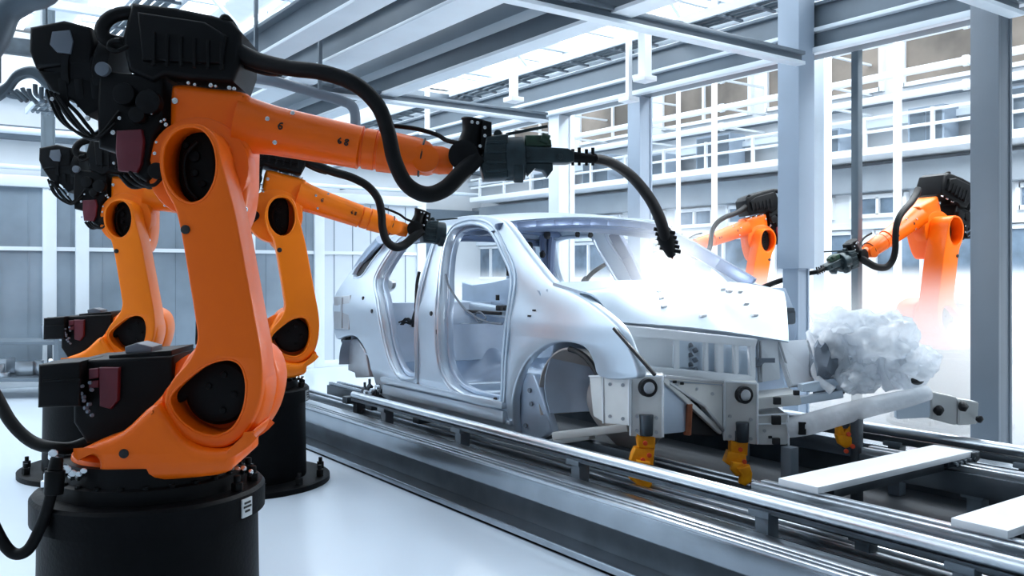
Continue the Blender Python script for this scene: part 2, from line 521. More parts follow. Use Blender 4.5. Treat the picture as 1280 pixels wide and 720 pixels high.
    def on_tube(s, v, out=0.0):
        r = 0.098 - 0.015 * (s / Lf)
        return A + axn * s + upv * (r * math.sin(v)) + Vector((0, -1, 0)) * (r * math.cos(v) + out)

    def stroke(s, dz, pts, sc=0.013):
        for (a, b_) in zip(pts, pts[1:]):
            P = on_tube(s + a[0] * sc, (dz + a[1] * sc) / 0.09, 0.0015); Q = on_tube(s + b_[0] * sc, (dz + b_[1] * sc) / 0.09, 0.0015)
            mk.tube([P, Q], 0.0028, 6, 1, False)
    stroke(0.17, 0.010, [(0.7, 1), (0, 0.9), (-0.5, 0), (0, -0.9), (0.6, -0.6), (0.6, 0.1), (-0.3, 0.1)])
    stroke(Lf - 0.075, 0.0, [(0.2, 1), (-0.5, 0), (0, -0.8), (0.6, -0.4), (0.1, 0), (-0.4, -0.1)])
    stroke(Lf - 0.050, 0.0, [(0, 0), (0.6, 0.6), (0.2, 1), (-0.4, 0.6), (0, 0), (0.6, -0.5), (0.1, -1), (-0.5, -0.5), (0, 0)])
    mk.build('lettering', M['ink'], fa)
    b = MB()
    for (s, v) in ((0.12, 0.30), (0.16, -0.60), (0.20, 0.9)):
        p = on_tube(s, v); b.cyl(p + Vector((0, 0.003, 0)), p + Vector((0, -0.008, 0)), 0.009, seg=10, bev=0.002)
    b.build('bolt', M['bolt'], fa)
    # collar, wrist bulb
    W0 = L3(452, 185, yf); W1 = L3(560, 202, yf); wx = W1 - W0; wl = wx.length
    m = MB()
    m.lathe([(0, 0.072), (0.008, 0.072), (0.010, 0.079), (0.055, 0.079), (0.057, 0.074), (0.066, 0.074), (0.068, 0.082), (0.14, 0.079), (0.22, 0.074), (0.255, 0.064), (0.275, 0.05)], W0, wx, 40)
    wr = m.build('wrist_housing', M['orange'], root); fore.append(wr)
    m = MB(); wc = W0 + wx.normalized() * 0.25
    m.lathe([(-0.075, 0.03), (-0.07, 0.052), (0.07, 0.052), (0.075, 0.03)], wc + Vector((0, 0, -0.01)), (0, 1, 0), 28)
    m.lathe([(0, 0.05), (0.06, 0.055), (0.11, 0.046)], wc, wx, 28)
    m.build('wrist_joint', M['orange'], wr)
    m = MB(); m.tube([W0 + wx.normalized() * 0.235 + (upv * math.cos(a) + Vector((0, 1, 0)) * math.sin(a)) * 0.0735 for a in [2 * PI * k / 20 for k in range(20)]], 0.004, 6, 2, True, True)
    m.build('seal_line', M['hole'], wr)

    # ---------------------------------------------------------------- gripper / torch holder (black)
    yt = 0.05
    m = MB()
    # funnel shaped bracket above the wrist
    t0 = L3(594, 150, yt); t1 = L3(586, 190, yt)
    m.lathe([(0, 0.052), (0.006, 0.056), (0.012, 0.050), (0.05, 0.042), ((t1 - t0).length, 0.055)], t0, t1 - t0, 24)
    m.lathe([(-0.055, 0.04), (-0.05, 0.058), (0.05, 0.058), (0.055, 0.04)], L3(582, 196, yt - 0.03), (0.2, 1, 0), 28)
    m.plate(LL([(602, 152), (614, 155), (614, 176), (606, 190), (600, 190)], yt), [], yt - 0.05, yt + 0.05, 0.006, n=2, smooth=False)
    hb = m.build('cable_bracket', M['black'], root); fore.append(hb)
    b = MB()
    for (px, py) in ((590, 153), (597, 154), (606, 160), (606, 170), (600, 183), (599, 205)):
        p = L3(px, py, yt - 0.055); b.cyl(p, p + Vector((0, -0.012, 0)), 0.007, seg=8, bev=0.002)
    b.build('bolt', M['bolt'], hb)
    m = MB()
    m.plate(LL([(607, 174), (634, 170), (634, 224), (604, 226), (600, 210)], yt), [], yt - 0.07, yt + 0.07, 0.01, n=2, smooth=False)
    c0 = L3(631, 199, yt); c1 = L3(655, 198, yt); m.cyl(c0, c1, 0.085, seg=32, bev=0.008)
    c0 = L3(642, 214, yt - 0.04); c1 = L3(654, 214, yt - 0.04); m.cyl(c0, c1, 0.045, seg=20, bev=0.006)
    for py in (178, 190, 203, 214):
        m.bar(L3(608, py, yt - 0.073), L3(633, py - 1, yt - 0.073), 0.012, 0.012, 0.003)
    p = L3(622, 168, yt); m.cyl(p + Vector((0, -0.02, 0)), p + Vector((0, 0.02, 0)), 0.016, seg=14, bev=0.003)
    m.bar(L3(633, 168, yt), L3(684, 158, yt + 0.05), 0.012, 0.012, 0.002)
    th_ = m.build('tool_head', M['dteal'], root); fore.append(th_)
    m = MB()
    m.plate(LL([(654, 184), (708, 187), (716, 191), (716, 203), (708, 205), (654, 205)], yt), [], yt - 0.045, yt + 0.045, 0.008, n=2, smooth=False)
    m.plate(LL([(654, 205), (690, 205), (690, 214), (684, 222), (678, 214), (668, 212), (660, 220), (654, 214)], yt), [], yt - 0.035, yt + 0.035, 0.005, n=2, smooth=False)
    for (px, py) in ((660, 194), (700, 196)):
        p = L3(px, py, yt - 0.045); m.cyl(p, p + Vector((0, -0.01, 0)), 0.010, seg=10, bev=0.002)
    gb = m.build('torch_mount', M['dteal'], root); fore.append(gb)
    m = MB()
    m.plate(LL([(656, 170), (676, 170), (688, 176), (689, 184), (655, 185)], yt), [], yt - 0.03, yt + 0.04, 0.008, n=2, smooth=False)
    m.cyl(L3(676, 172, yt - 0.02), L3(686, 176, yt - 0.02), 0.022, seg=16, bev=0.004)
    m.build('connector_block', M['green'], gb)
    # torch neck and nozzle: the swan neck leads away over the car
    m = MB()
    m.cyl(L3(714, 196, yt), L3(745, 199, yt), 0.022, 0.017, seg=20, bev=0.003)
    for i, px in enumerate((716, 724, 733, 741)):
        p = L3(px, 196, yt); m.cyl(p + Vector((0, 0, 0.012)), p + Vector((0, 0, 0.036 if i % 2 else 0.030)), 0.007, seg=8); m.cyl(p + Vector((0, 0, -0.012)), p + Vector((0, 0, -0.034)), 0.006, seg=8)
    path = [L3(742, 198, yt), L3(765, 204, yt + 0.12), L3(790, 221, yt + 0.32), L3(812, 248, yt + 0.55), L3(825, 274, yt + 0.75), L3(832, 298, yt + 0.88)]
    m.tube(path, [0.019, 0.022, 0.025, 0.028, 0.029], 16, 8)
    tn = m.build('torch_neck', M['rubber'], root); fore.append(tn)
    m = MB()
    P0 = L3(830, 289, yt + 0.86); P1 = L3(839, 318, yt + 0.97)
    m.lathe([(0, 0.034), (0.03, 0.042), (0.06, 0.045), ((P1 - P0).length, 0.024)], P0, P1 - P0, 20)
    for k in range(5):
        f = k / 5; q = P0.lerp(P1, f); m.cyl(q + Vector((-0.055, -0.02, 0.01)), q + Vector((0.05, -0.02, -0.01)), 0.010, seg=8)
    tz = m.build('torch_nozzle', M['black'], root); fore.append(tz)
    m = MB(); m.cyl(P1, P1 + (P1 - P0).normalized() * 0.03, 0.012, 0.006, seg=12); m.build('contact_tip', M['copper'], tz)

    # ---------------------------------------------------------------- big hose looping over the forearm
    ph = [L3(296, 64, -0.02), L3(322, 76, -0.04), L3(360, 85, -0.08), L3(405, 91, -0.12), L3(445, 106, -0.14), L3(472, 132, -0.15), L3(485, 165, -0.15), L3(493, 200, -0.14), L3(508, 230, -0.12), L3(532, 243, -0.10), L3(556, 236, -0.06), L3(577, 216, -0.03), L3(597, 196, -0.01)]
    m = MB(); m.tube(ph, [0.034, 0.030, 0.029, 0.028, 0.029, 0.032, 0.034], 18, 10); hs = m.build('hose', M['rubber'], root); fore.append(hs)
    m = MB(); m.tube([L3(490, 157, 0.10), L3(520, 161, 0.10), L3(545, 168, 0.08), L3(560, 176, 0.05), L3(582, 180, 0.0)], 0.009, 10, 6); m.tube([L3(300, 78, 0.02), L3(330, 88, 0.0), L3(350, 90, -0.05)], 0.018, 10, 6)
    o = m.build('cable', M['rubber'], root); fore.append(o)

    # ---------------------------------------------------------------- black dress pack, motors behind and above the elbow
    yk = 0.08
    m = MB()
    m.plate(LL([(180, 16), (232, 22), (276, 31), (300, 38), (312, 52), (311, 90), (303, 112), (262, 109), (220, 104), (206, 112), (176, 98), (168, 60)], yk), [], yk - 0.14, yk + 0.16, 0.02, n=2, smooth=False)
    m.plate(LL([(190, 30), (270, 42), (296, 58), (292, 92), (196, 88)], yk), [], yk - 0.165, yk - 0.12, 0.01, n=2, smooth=False)
    for i in range(6):
        m.bar(L3(192 + i * 17, 40 + i * 2.5, yk - 0.17), L3(192 + i * 17, 82 + i, yk - 0.17), 0.010, 0.012, 0.002)
    dp = m.build('cable_tray', M['black'], root); fore.append(dp)
    m = MB()
    a = L3(150, 92, yk); b_ = L3(66, 84, yk)
    d_ = (b_ - a)
    m.lathe([(0, 0.125), (0.05, 0.13), (0.06, 0.115), (d_.length * 0.55, 0.115), (d_.length * 0.56, 0.128), (d_.length * 0.66, 0.128), (d_.length * 0.67, 0.105), (d_.length * 0.95, 0.10), (d_.length, 0.08)], a, d_, 32)
    m.plate(LL([(55, 44), (96, 36), (128, 44), (132, 62), (128, 88), (62, 94), (54, 74)], yk), [], yk - 0.12, yk + 0.1, 0.015, n=2, smooth=False)
    m.plate(LL([(60, 94), (140, 96), (140, 140), (120, 150), (104, 132), (78, 120)], yk), [], yk - 0.10, yk + 0.08, 0.015, n=2, smooth=False)
    mot = m.build('wrist_motor', M['black'], root); fore.append(mot)
    m = MB(); m.plate(LL([(66, 40), (88, 38), (92, 52), (89, 68), (72, 66), (63, 56)], yk - 0.12), [], yk - 0.128, yk - 0.10, 0.004, n=3, smooth=False); m.build('motor_cover', M['greylabel'], mot)
    m = MB(); m.cyl(L3(131, 88, yk - 0.11), L3(131, 88, yk - 0.11) + Vector((0, -0.03, 0)), 0.026, seg=20, bev=0.003); m.build('end_cap', M['greylabel'], mot)
    for px in (78, 98, 118):
        r = MB(); r.bar(L3(px, 98, yk - 0.105), L3(px + 4, 134, yk - 0.09), 0.012, 0.03, 0.004); r.build('cooling_fin', M['black'], mot)
    m = MB()
    m.plate(LL([(138, 96), (216, 104), (216, 160), (205, 178), (200, 205), (206, 224), (196, 232), (180, 222), (176, 200), (138, 190), (136, 150)], yk), [], yk - 0.12, yk + 0.14, 0.015, n=2, smooth=False)
    for (px, py, r) in ((160, 120, 0.04), (190, 130, 0.045), (176, 146, 0.03), (200, 215, 0.03)):
        p = L3(px, py, yk - 0.12); m.cyl(p, p + Vector((0, -0.05, 0)), r, seg=18, bev=0.006)
    eb = m.build('gear_motor', M['black'], root); fore.append(eb)
    m = MB(); m.plate(LL([(147, 164), (178, 162), (181, 178), (178, 205), (172, 216), (149, 214), (146, 190)], yk - 0.13), [], yk - 0.145, yk - 0.115, 0.005, n=2, smooth=False)
    m.build('cover_plate', M['wine'], eb)
    b = MB()
    for (px, py) in ((236, 104), (244, 106), (264, 107), (270, 108), (287, 110), (293, 111), (206, 150), (208, 156), (202, 152), (150, 148), (190, 142), (196, 178), (194, 192), (142, 166), (143, 204), (165, 141), (204, 68), (212, 69), (66, 124), (64, 136), (110, 148)):
        p = L3(px, py, yk - 0.15); b.cyl(p, p + Vector((0, -0.008, 0)), random.uniform(0.005, 0.010), seg=8, bev=0.002)
    b.build('bolt', M['bolt'], eb)
    m = MB()
    m.tube([L3(206, 22, 0.0), L3(170, 16, -0.02), L3(142, 20, -0.04), L3(128, 34, -0.05), L3(132, 48, -0.05), L3(152, 54, -0.02), L3(180, 58, 0.0)], 0.026, 12)
    m.tube([L3(150, 50, -0.1), L3(138, 52, -0.1), L3(136, 60, -0.1), L3(146, 64, -0.1), L3(160, 58, -0.08)], 0.008, 8)
    m.tube([L3(276, 40, -0.02), L3(277, 28, -0.03), L3(281, 22, -0.04), L3(288, 28, -0.03), L3(297, 42, -0.02)], 0.014, 10)
    lp = m.build('hose_loop', M['rubber'], root); fore.append(lp)
    m = MB(); rr = random.Random(3)
    for i in range(9):
        y_ = rr.uniform(-0.06, 0.12); o1 = rr.uniform(0, 18)
        m.tube([L3(58 + i * 2, 112 + i, y_), L3(72 + i * 3, 140 + o1 * 0.6, y_), L3(96 + i * 2, 160 + o1 * 0.5, y_), L3(122, 166 + o1 * 0.4, y_), L3(142 + i, 160 - i * 3, y_)], rr.uniform(0.004, 0.008), 8)
    for i in range(7):
        y_ = rr.uniform(-0.08, 0.12)
        m.tube([L3(150 + 6 * i, 214 + rr.uniform(0, 5), y_), L3(165 + 5 * i, 226 + rr.uniform(0, 8), y_), L3(186 + 3 * i, 224 + rr.uniform(-4, 8), y_), L3(205, 214 + i * 2, y_)], rr.uniform(0.005, 0.010), 8)
    cb = m.build('cable_bundle', M['rubber'], root); fore.append(cb)

    # ---------------------------------------------------------------- black cabinets and plugs on the rear of the casting
    m = MB()
    m.plate(LL([(112, 446), (232, 440), (232, 500), (176, 540), (128, 545), (112, 520)], 0.05), [], -0.10, 0.24, 0.015, n=2, smooth=False)
    m.plate(LL([(152, 440), (228, 434), (228, 446), (152, 450)], 0.05), [], -0.08, 0.2, 0.006, n=2, smooth=False)
    cab = m.build('junction_box', M['black'], root)
    m = MB(); m.plate(LL([(60, 453), (112, 449), (112, 504), (59, 506)], -0.08), [], -0.16, 0.06, 0.012, n=2, smooth=False); m.plate(LL([(64, 472), (110, 470), (110, 473), (64, 475)], -0.1), [], -0.168, -0.15, 0.002, n=2, smooth=False); m.build('plug_box', M['black'], root)
    m = MB(); m.plate(LL([(125, 459), (150, 459), (149, 500), (140, 511), (126, 507)], -0.11), [], -0.125, -0.08, 0.005, n=2, smooth=False); cvp = m.build('cover_plate', M['wine'], root)
    m = MB(); m.plate(LL([(112, 461), (124, 460), (124, 472), (112, 474)], -0.12), [], -0.13, -0.10, 0.004, n=2, smooth=False); m.plate(LL([(112, 476), (124, 475), (124, 484), (112, 485)], -0.12), [], -0.13, -0.10, 0.004, n=2, smooth=False)
    m.build('connector', M['wine'], root)
    m = MB(); m.plate(LL([(163, 432), (178, 427), (197, 432), (196, 441), (164, 440)], 0.0), [], -0.06, 0.06, 0.005, n=2, smooth=False); m.build('cover_cap', M['greylabel'], cab)
    b = MB()
    for i in range(10):
        px = 104 + rr.uniform(-4, 12); py = 478 + i * 4.5
        p = L3(px, py, -0.14); b.cyl(p, p + Vector((rr.uniform(-.01, .01), -0.012, 0)), 0.007, seg=8, bev=0.002)
    b.build('plug_screw', M['hosegrey'], root)
    # supply hoses on the left
    m = MB()
    m.tube([L3(-40, 440, 0.1), L3(-8, 490, 0.05), L3(14, 528, 0.0), L3(40, 552, -0.03), L3(70, 560, -0.05), L3(96, 558, -0.02), L3(130, 540, 0.0), L3(150, 510, 0.02)], 0.023, 14, 8)
    m.tube([L3(-30, 600, -0.36), L3(-6, 660, -0.36), L3(14, 690, -0.36), L3(34, 688, -0.36), L3(50, 660, -0.35), L3(62, 625, -0.34), L3(68, 595, -0.33), L3(72, 575, -0.31)], 0.019, 14, 8)
    m.build('supply_hose', M['rubber'], root)
    m = MB()
    m.cyl(L3(67, 618, -0.335), L3(69, 588, -0.33), 0.030, 0.032, seg=20, bev=0.004)
    m.cyl(L3(69, 588, -0.33), L3(71, 572, -0.32), 0.024, 0.020, seg=16, bev=0.003)
    m.build('hose_gland', M['black'], root)
    b = MB()
    for (px, py, r) in ((66, 572, .016), (70, 580, .013), (82, 592, .018), (90, 597, .015), (98, 598, .012), (104, 594, .012), (294, 592, .016), (303, 590, .012), (312, 594, .010)):
        p = L3(px, py, -0.28 if px < 200 else 0.0); b.cyl(p, p + Vector((0.01, -0.02, 0.02)), r, seg=8, bev=0.004)
    b.build('fitting', M['bolt'], root)
    root['_pivot'] = list(L3(250, 207, 0.0))
    return root, fore


def tilt_upper(root, names, ang):
    """swing the upper arm group of a robot about its elbow"""
    p = Vector(root['_pivot'])
    Mx = Matrix.Translation(p) @ Matrix.Rotation(ang, 4, 'Y') @ Matrix.Translation(-p)
    for ch in root.children:
        if ch.name.split('.')[0] in names:
            ch.matrix_local = Mx


FORE = ('upper_arm', 'forearm', 'wrist_housing', 'cable_bracket', 'tool_head', 'torch_mount', 'torch_neck', 'torch_nozzle', 'hose', 'cable', 'cable_tray', 'wrist_motor', 'gear_motor', 'hose_loop', 'cable_bundle')
R1, _f = build_robot('large orange robot arm nearest the camera, on its black round pedestal')


def another(px, d, rz, label, tilt=0.0, mirror=False, s=1.0):
    r = copy_tree(R1)
    p = at_d(px, 340, d)
    r.location = (p.x, p.y, 0); r.rotation_euler = (0, 0, rz)
    if mirror: r.scale = (s, -s, s)
    r['label'] = label
    if tilt: tilt_upper(r, FORE, tilt)
    return r


R2 = another(127, 6.45, TH - YAW, 'small orange robot arm left behind the front robot, half hidden by its elbow', 0.0)
R3 = another(311, 6.1, TH - YAW + 0.24, 'orange robot arm standing close to the car tail, its forearm reaching to the car roof', 0.13)
for ch in list(R3.children):
    if ch.name.split('.')[0] in ('torch_neck', 'torch_nozzle', 'torch_mount', 'supply_hose', 'hose_gland'):
        for c2 in list(ch.children): bpy.data.objects.remove(c2)
        bpy.data.objects.remove(ch)
R4 = another(1186, 8.4, PI - YAW + 0.45, 'orange robot arm beyond the car front, standing between the two big columns', 0.30, True, 1.0)
R5 = another(968, 10.8, PI - YAW + 0.2, 'small distant orange robot arm seen through the windshield opening of the car', 0.14, True)
for ch in list(R2.children):
    if ch.name.split('.')[0] in ('torch_neck', 'torch_nozzle', 'torch_mount', 'supply_hose', 'hose_gland'):
        for c2 in list(ch.children): bpy.data.objects.remove(c2)
        bpy.data.objects.remove(ch)
tilt_upper(R4, ('cable_tray', 'wrist_motor', 'gear_motor', 'hose_loop', 'cable_bundle'), -0.42)


def recolour(o):
    for sl in o.material_slots:
        if sl.material == M['orange']: sl.link = 'OBJECT'; sl.material = M['orange2']
    for c in o.children: recolour(c)


recolour(R2); recolour(R3)  # the two farther robots get the yellower, lighter orange

# ================================================================== bare car body on the line
CX = 3.40           # world X of the near side
SH = 0.33           # the body stands slightly skewed on the line
CW = 1.80           # body width


def inset(z):
    if z > 1.12: return 0.26 * ((z - 1.12) / 0.68) ** 1.25
    if z < 0.62: return 0.05 * ((0.62 - z) / 0.2)
    return 0.0


def C(s, t, z):
    return Vector((CX + s, t - SH * s, z))


def side(pts, s0=0.0):
    """pixels on the near side surface (s0 further in) -> (t, z)"""
    out = []
    for (px, py) in pts:
        s = s0
        for _ in range(4):
            P = on_x(px, py, CX + s); s = s0 + inset(P.z)
        out.append((P.y + SH * s, P.z))
    return out


def near(a, b, w): return C(inset(b) + w, a, b)
def far(a, b, w): return C(CW - inset(b) - w, a, b)


def pix(px, py, s):
    """pixel at lateral position s -> world"""
    return on_x(px, py, CX + s)


car = thing('car_body', tuple(C(0.9, 5.6, 0.43)), 'bare silver car body without doors or wheels standing on the conveyor rails', 'car')
outline = [(483, 499), (520, 513), (572, 527), (624, 540), (642, 545), (641, 520), (641, 495), (646, 475), (655, 456), (668, 441), (684, 431), (700, 428), (716, 429), (732, 436), (741, 452), (746, 468), (760, 474),
           (782, 474), (797, 468), (786, 436), (772, 408), (740, 380), (712, 364), (690, 352), (672, 331), (655, 309), (640, 288), (628, 275), (612, 270), (590, 269), (560, 273), (530, 280), (505, 288), (487, 297), (470, 309), (450, 326), (434, 345), (420, 366), (416, 380), (417, 410), (421, 424), (430, 421), (442, 420), (452, 430), (460, 448), (466, 470), (472, 488)]
front_open = [(549, 420), (550, 380), (552, 340), (557, 308), (566, 289), (580, 282), (596, 282), (609, 288), (618, 300), (627, 320), (635, 337), (638, 352), (636, 375), (631, 410), (628, 450), (627, 488), (622, 500), (600, 497), (580, 491), (564, 480), (554, 462), (550, 440)]
rear_open = [(544, 296), (538, 312), (528, 345), (521, 375), (519, 420), (520, 455), (519, 470), (510, 472), (499, 468), (490, 452), (483, 428), (478, 400), (474, 375), (470, 356), (474, 341), (486, 321), (499, 304), (512, 298), (528, 296)]
qwin = [(441, 343), (452, 344), (464, 327), (480, 306), (472, 305), (458, 319)]
OUT, FO, RO, QW = side(outline), side(front_open), side(rear_open), side(qwin)
m = MB(); m.plate(OUT, [FO, RO, QW], 0.0, 0.055, 0.012, near, n=5)
bs = m.build('body_side', M['body'], car, sharp=40)
OUTF = side([p for p in outline if not (p[0] > 641 and p[1] > 300) and not (p[0] > 626 and p[1] < 520)][:4] + [(640, 520), (640, 480), (643, 420), (651, 380), (660, 354), (650, 331), (639, 309), (630, 290)] + outline[27:])
m = MB(); m.plate(OUTF, [FO, RO, QW], 0.0, 0.055, 0.012, far, n=5)
m.build('body_side', M['body'], car, sharp=40)


def offs(pts, k):
    """grow a closed (t, z) loop about its middle"""
    n = len(pts); cx = sum(p[0] for p in pts) / n; cz = sum(p[1] for p in pts) / n
    out = []
    for (a, b) in pts:
        v = Vector((a - cx, b - cz)); l = v.length
        v = v * ((l + k) / l); out.append((cx + v.x, cz + v.y))
    return out


# pressed door flanges: outer raised bead and inner step
for nm, lp in (('front_door_flange', FO), ('rear_door_flange', RO)):
    m = MB()
    m.tube([near(a, b, -0.004) for a, b in offs(lp, 0.052)], 0.010, 8, 4, True, True)
    m.tube([near(a, b, -0.002) for a, b in offs(lp, 0.012)], 0.012, 8, 4, True, True)
    m.build(nm, M['body'], car)
    m = MB(); m.plate(offs(lp, 0.0), [offs(lp, -0.035)], 0.05, 0.09, 0.006, near, n=4); m.build('door_seal_flange', M['bodyin'], car)
m = MB(); m.tube([near(a, b, 0.0) for a, b in offs(QW, 0.01)], 0.008, 8, 3, True, True); m.build('quarter_window_rim', M['body'], car)
m = MB(); m.plate(offs(QW, 0.0), [], 0.03, 0.036, 0, near, n=3); m.build('quarter_window_fill', M['hole'], car)  # near-black plate filling the quarter window slit
# far side doors openings: beads so the frame reads through the cabin
m = MB()
for lp in (FO, RO): m.tube([far(a, b, 0.06) for a, b in offs(lp, 0.02)], 0.014, 8, 4, True, True)
m.build('door_flange', M['bodyin'], car)

# sill: lower rocker box with a step
sa, sb = side([(484, 489)])[0], side([(640, 534)])[0]
m = MB()
m.bar(C(0.03, sa[0], 0.475), C(0.03, sb[0] + 0.02, 0.475), 0.07, 0.085, 0.014)
m.bar(C(0.012, sa[0], 0.555), C(0.012, sb[0], 0.555), 0.07, 0.05, 0.014)
m.bar(C(0.10, sa[0], 0.44), C(0.10, sb[0], 0.44), 0.16, 0.03, 0.006)
m.build('sill', M['body'], car)
m = MB(); m.bar(C(CW - 0.06, sa[0], 0.50), C(CW - 0.06, sb[0], 0.50), 0.12, 0.14, 0.014); m.build('sill', M['bodyin'], car)
# black hinge and lock holes
m = MB()
for (px, py) in ((454, 373), (465, 389), (539, 392), (546, 415), (537, 487), (628, 385), (619, 500)):
    a, b = side([(px, py)])[0]; p = near(a, b, -0.004)
    m.cyl(p, p + Vector((0.012, 0, 0)), 0.018, seg=14)
for (px, py, dz) in ((537, 487, 0.05), (662, 395, 0.012), (668, 388, 0.012)):
    a, b = side([(px, py)])[0]; p = near(a, b, -0.002); m.box(p, (0.008, 0.03, dz))
m.build('mounting_hole', M['hole'], car)
# tail lamp recess
m = MB(); TL = side([(419, 371), (439, 369), (437, 412), (419, 411)])
m.plate(TL, [], -0.012, 0.02, 0.006, near, smooth=False); m.build('tail_lamp_recess', M['bodygrey'], car)
m = MB(); a, b = side([(429, 372)])[0]; c_, d_ = side([(429, 410)])[0]
m.bar(near(a, b, -0.014), near(c_, d_, -0.014), 0.03, 0.012, 0.003); m.build('lamp_rib', M['bodygrey'], bpy.data.objects['tail_lamp_recess'])

# roof skin between the two sides
roof_t0 = side([(626, 274)])[0]; roof_t1 = side([(487, 297)])[0]
top = [side([p])[0] for p in ((628, 275), (612, 270), (590, 269), (560, 273), (530, 280), (505, 288), (487, 297))]


def roof(u, v):
    f = v * (len(top) - 1); k = min(int(f), len(top) - 2); f -= k
    t = top[k][0] + (top[k + 1][0] - top[k][0]) * f; z = top[k][1] + (top[k + 1][1] - top[k][1]) * f
    s0 = inset(z); s = s0 + (CW - 2 * s0) * u
    return C(s, t, z - 0.012 + 0.045 * math.sin(PI * u))


m = MB(); m.grid(roof, 14, 12, 0.02); m.build('roof', M['body'], car)
m = MB()
for k in range(5):
    f = 0.04 + 0.23 * k
    m.tube([roof(u / 10, f) - Vector((0, 0, 0.045)) for u in range(11)], 0.03 if k else 0.045, 8, 2)
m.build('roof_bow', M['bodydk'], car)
# windshield header
m = MB(); z0 = top[0][1]
hd = [C(0.24 + (CW - 0.48) * k / 10, top[0][0] + 0.02 - 0.03 * math.sin(PI * k / 10), z0 - 0.05 + 0.045 * math.sin(PI * k / 10)) for k in range(11)]
for p, q in zip(hd, hd[1:]): m.bar(p, q + (q - p) * 0.05, 0.10, 0.05, 0.01)
m.build('windshield_header', M['bodydk'], car)
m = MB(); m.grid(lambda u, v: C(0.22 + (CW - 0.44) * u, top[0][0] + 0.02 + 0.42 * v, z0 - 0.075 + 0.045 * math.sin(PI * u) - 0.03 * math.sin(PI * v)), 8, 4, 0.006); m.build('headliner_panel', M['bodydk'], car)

# tailgate frame: two posts and a lower cross panel
m = MB(); zt = side([(434, 345)])[0]; zb = side([(418, 420)])[0]
for s in (0.16, CW - 0.16):
    m.tube([C(s, top[-1][0] + 0.0, top[-1][1] - 0.02), C(s - (0.02 if s > 1 else -0.02), zt[0] + 0.06, zt[1]), C(s, zb[0] + 0.03, zb[1])], 0.04, 10, 5)
m.bar(C(0.1, zt[0] + 0.12, 0.98), C(CW - 0.1, zt[0] + 0.12, 0.98), 0.05, 0.36, 0.015)
m.build('tailgate_frame', M['bodyin'], car)

# floor pan with tunnel and cross members
m = MB()
fr = side([(640, 540)])[0][0]; rr_ = side([(450, 470)])[0][0]
def floor_f(u, v):
    s = 0.06 + (CW - 0.12) * u; t = fr + (rr_ - fr) * v
    z = 0.50 + 0.16 * math.exp(-((s - CW / 2) / 0.17) ** 2) + (0.22 * min(1, max(0, (v - 0.72) / 0.08))) + 0.012 * math.sin(s * 40) * (1 if abs(s - CW / 2) > .3 else 0)
    return C(s, t, z)
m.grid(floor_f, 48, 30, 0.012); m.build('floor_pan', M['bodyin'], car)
m = MB()
for v in (0.18, 0.42): m.bar(C(0.08, fr + (rr_ - fr) * v, 0.555), C(CW - 0.08, fr + (rr_ - fr) * v, 0.555), 0.12, 0.09, 0.02)
m.build('floor_cross_member', M['body'], car)
m = MB()
for k, s in enumerate((0.3, 0.6, 1.15, 1.45)): m.bar(C(s, fr + 0.1, 0.53), C(s, fr + 1.3, 0.53), 0.06, 0.03, 0.01)
m.build('floor_stiffener', M['body'], car)
# rear seat bulkhead and wheel house
m = MB(); tb = fr + (rr_ - fr) * 0.75
m.grid(lambda u, v: C(0.1 + (CW - 0.2) * u, tb + 0.10 * v + 0.02 * math.sin(u * 18), 0.70 + 0.30 * v), 24, 6, 0.012); m.build('rear_bulkhead', M['bodyin'], car)
m = MB()
for s0, s1 in ((0.03, 0.24), (CW - 0.24, CW - 0.03)):
    cy, cz, R_ = side([(444, 470)])[0][0], 0.60, 0.36
    m.grid(lambda u, v: C(s0 + (s1 - s0) * v, cy + R_ * math.cos(PI * u), cz + R_ * math.sin(PI * u)), 20, 3, 0.01)
m.build('rear_wheel_house', M['bodyin'], car)
# dark rear suspension mount seen under the tail
m = MB(); WP = side([(434, 423), (447, 424), (456, 440), (462, 471), (444, 472), (443, 466), (435, 463)], 0.1)
m.plate(WP, [], 0.1, 0.3, 0.01, near, smooth=False); m.build('rear_side_member', M['bodygrey'], car)
m = MB(); p = pix(428, 425, 0.05); m.cyl(p, p + Vector((0.05, 0, 0)), 0.035, seg=16, bev=0.006); p = pix(433, 422, 0.05); m.box(p, (0.06, 0.08, 0.04), None, 0.008); m.build('tow_bracket', M['hole'], car)

# inner door panel of the far side and dash parts seen through the front door
m = MB(); D1 = [pix(*p, 1.45) for p in ((577, 352), (590, 356), (612, 353), (640, 347), (640, 386), (610, 390), (588, 388), (577, 384))]
tz = [(p.y + SH * 1.45, p.z) for p in D1]
m.plate(tz, [], 0, 0.05, 0.012, lambda a, b, w: C(1.45 + w, a, b), n=3, smooth=False); m.build('inner_side_panel', M['bodyin'], car)
m = MB()
m.bar(pix(552, 378, 1.3), pix(640, 392, 1.3), 0.12, 0.10, 0.02); m.bar(pix(552, 402, 1.3), pix(640, 412, 1.3), 0.3, 0.05, 0.02); m.build('cross_tube', M['body'], car)
m = MB(); m.box(pix(628, 385, 1.2), (0.1, 0.08, 0.05), None, 0.01); m.bar(pix(585, 389, 1.2), pix(626, 392, 1.2), 0.03, 0.03, 0.006); m.box(pix(622, 372, 1.2), (0.03, 0.02, 0.05)); m.build('dash_bracket', M['hole'], car)
m = MB()
for (px, py, r) in ((633, 340, .03), (632, 332, .02), (630, 325, .02), (626, 313, .015)):
    p = pix(px, py, 0.32); m.cyl(p, p + Vector((0.03, -0.02, 0)), r, seg=14, bev=0.004)
m.build('pillar_plug', M['hole'], car)
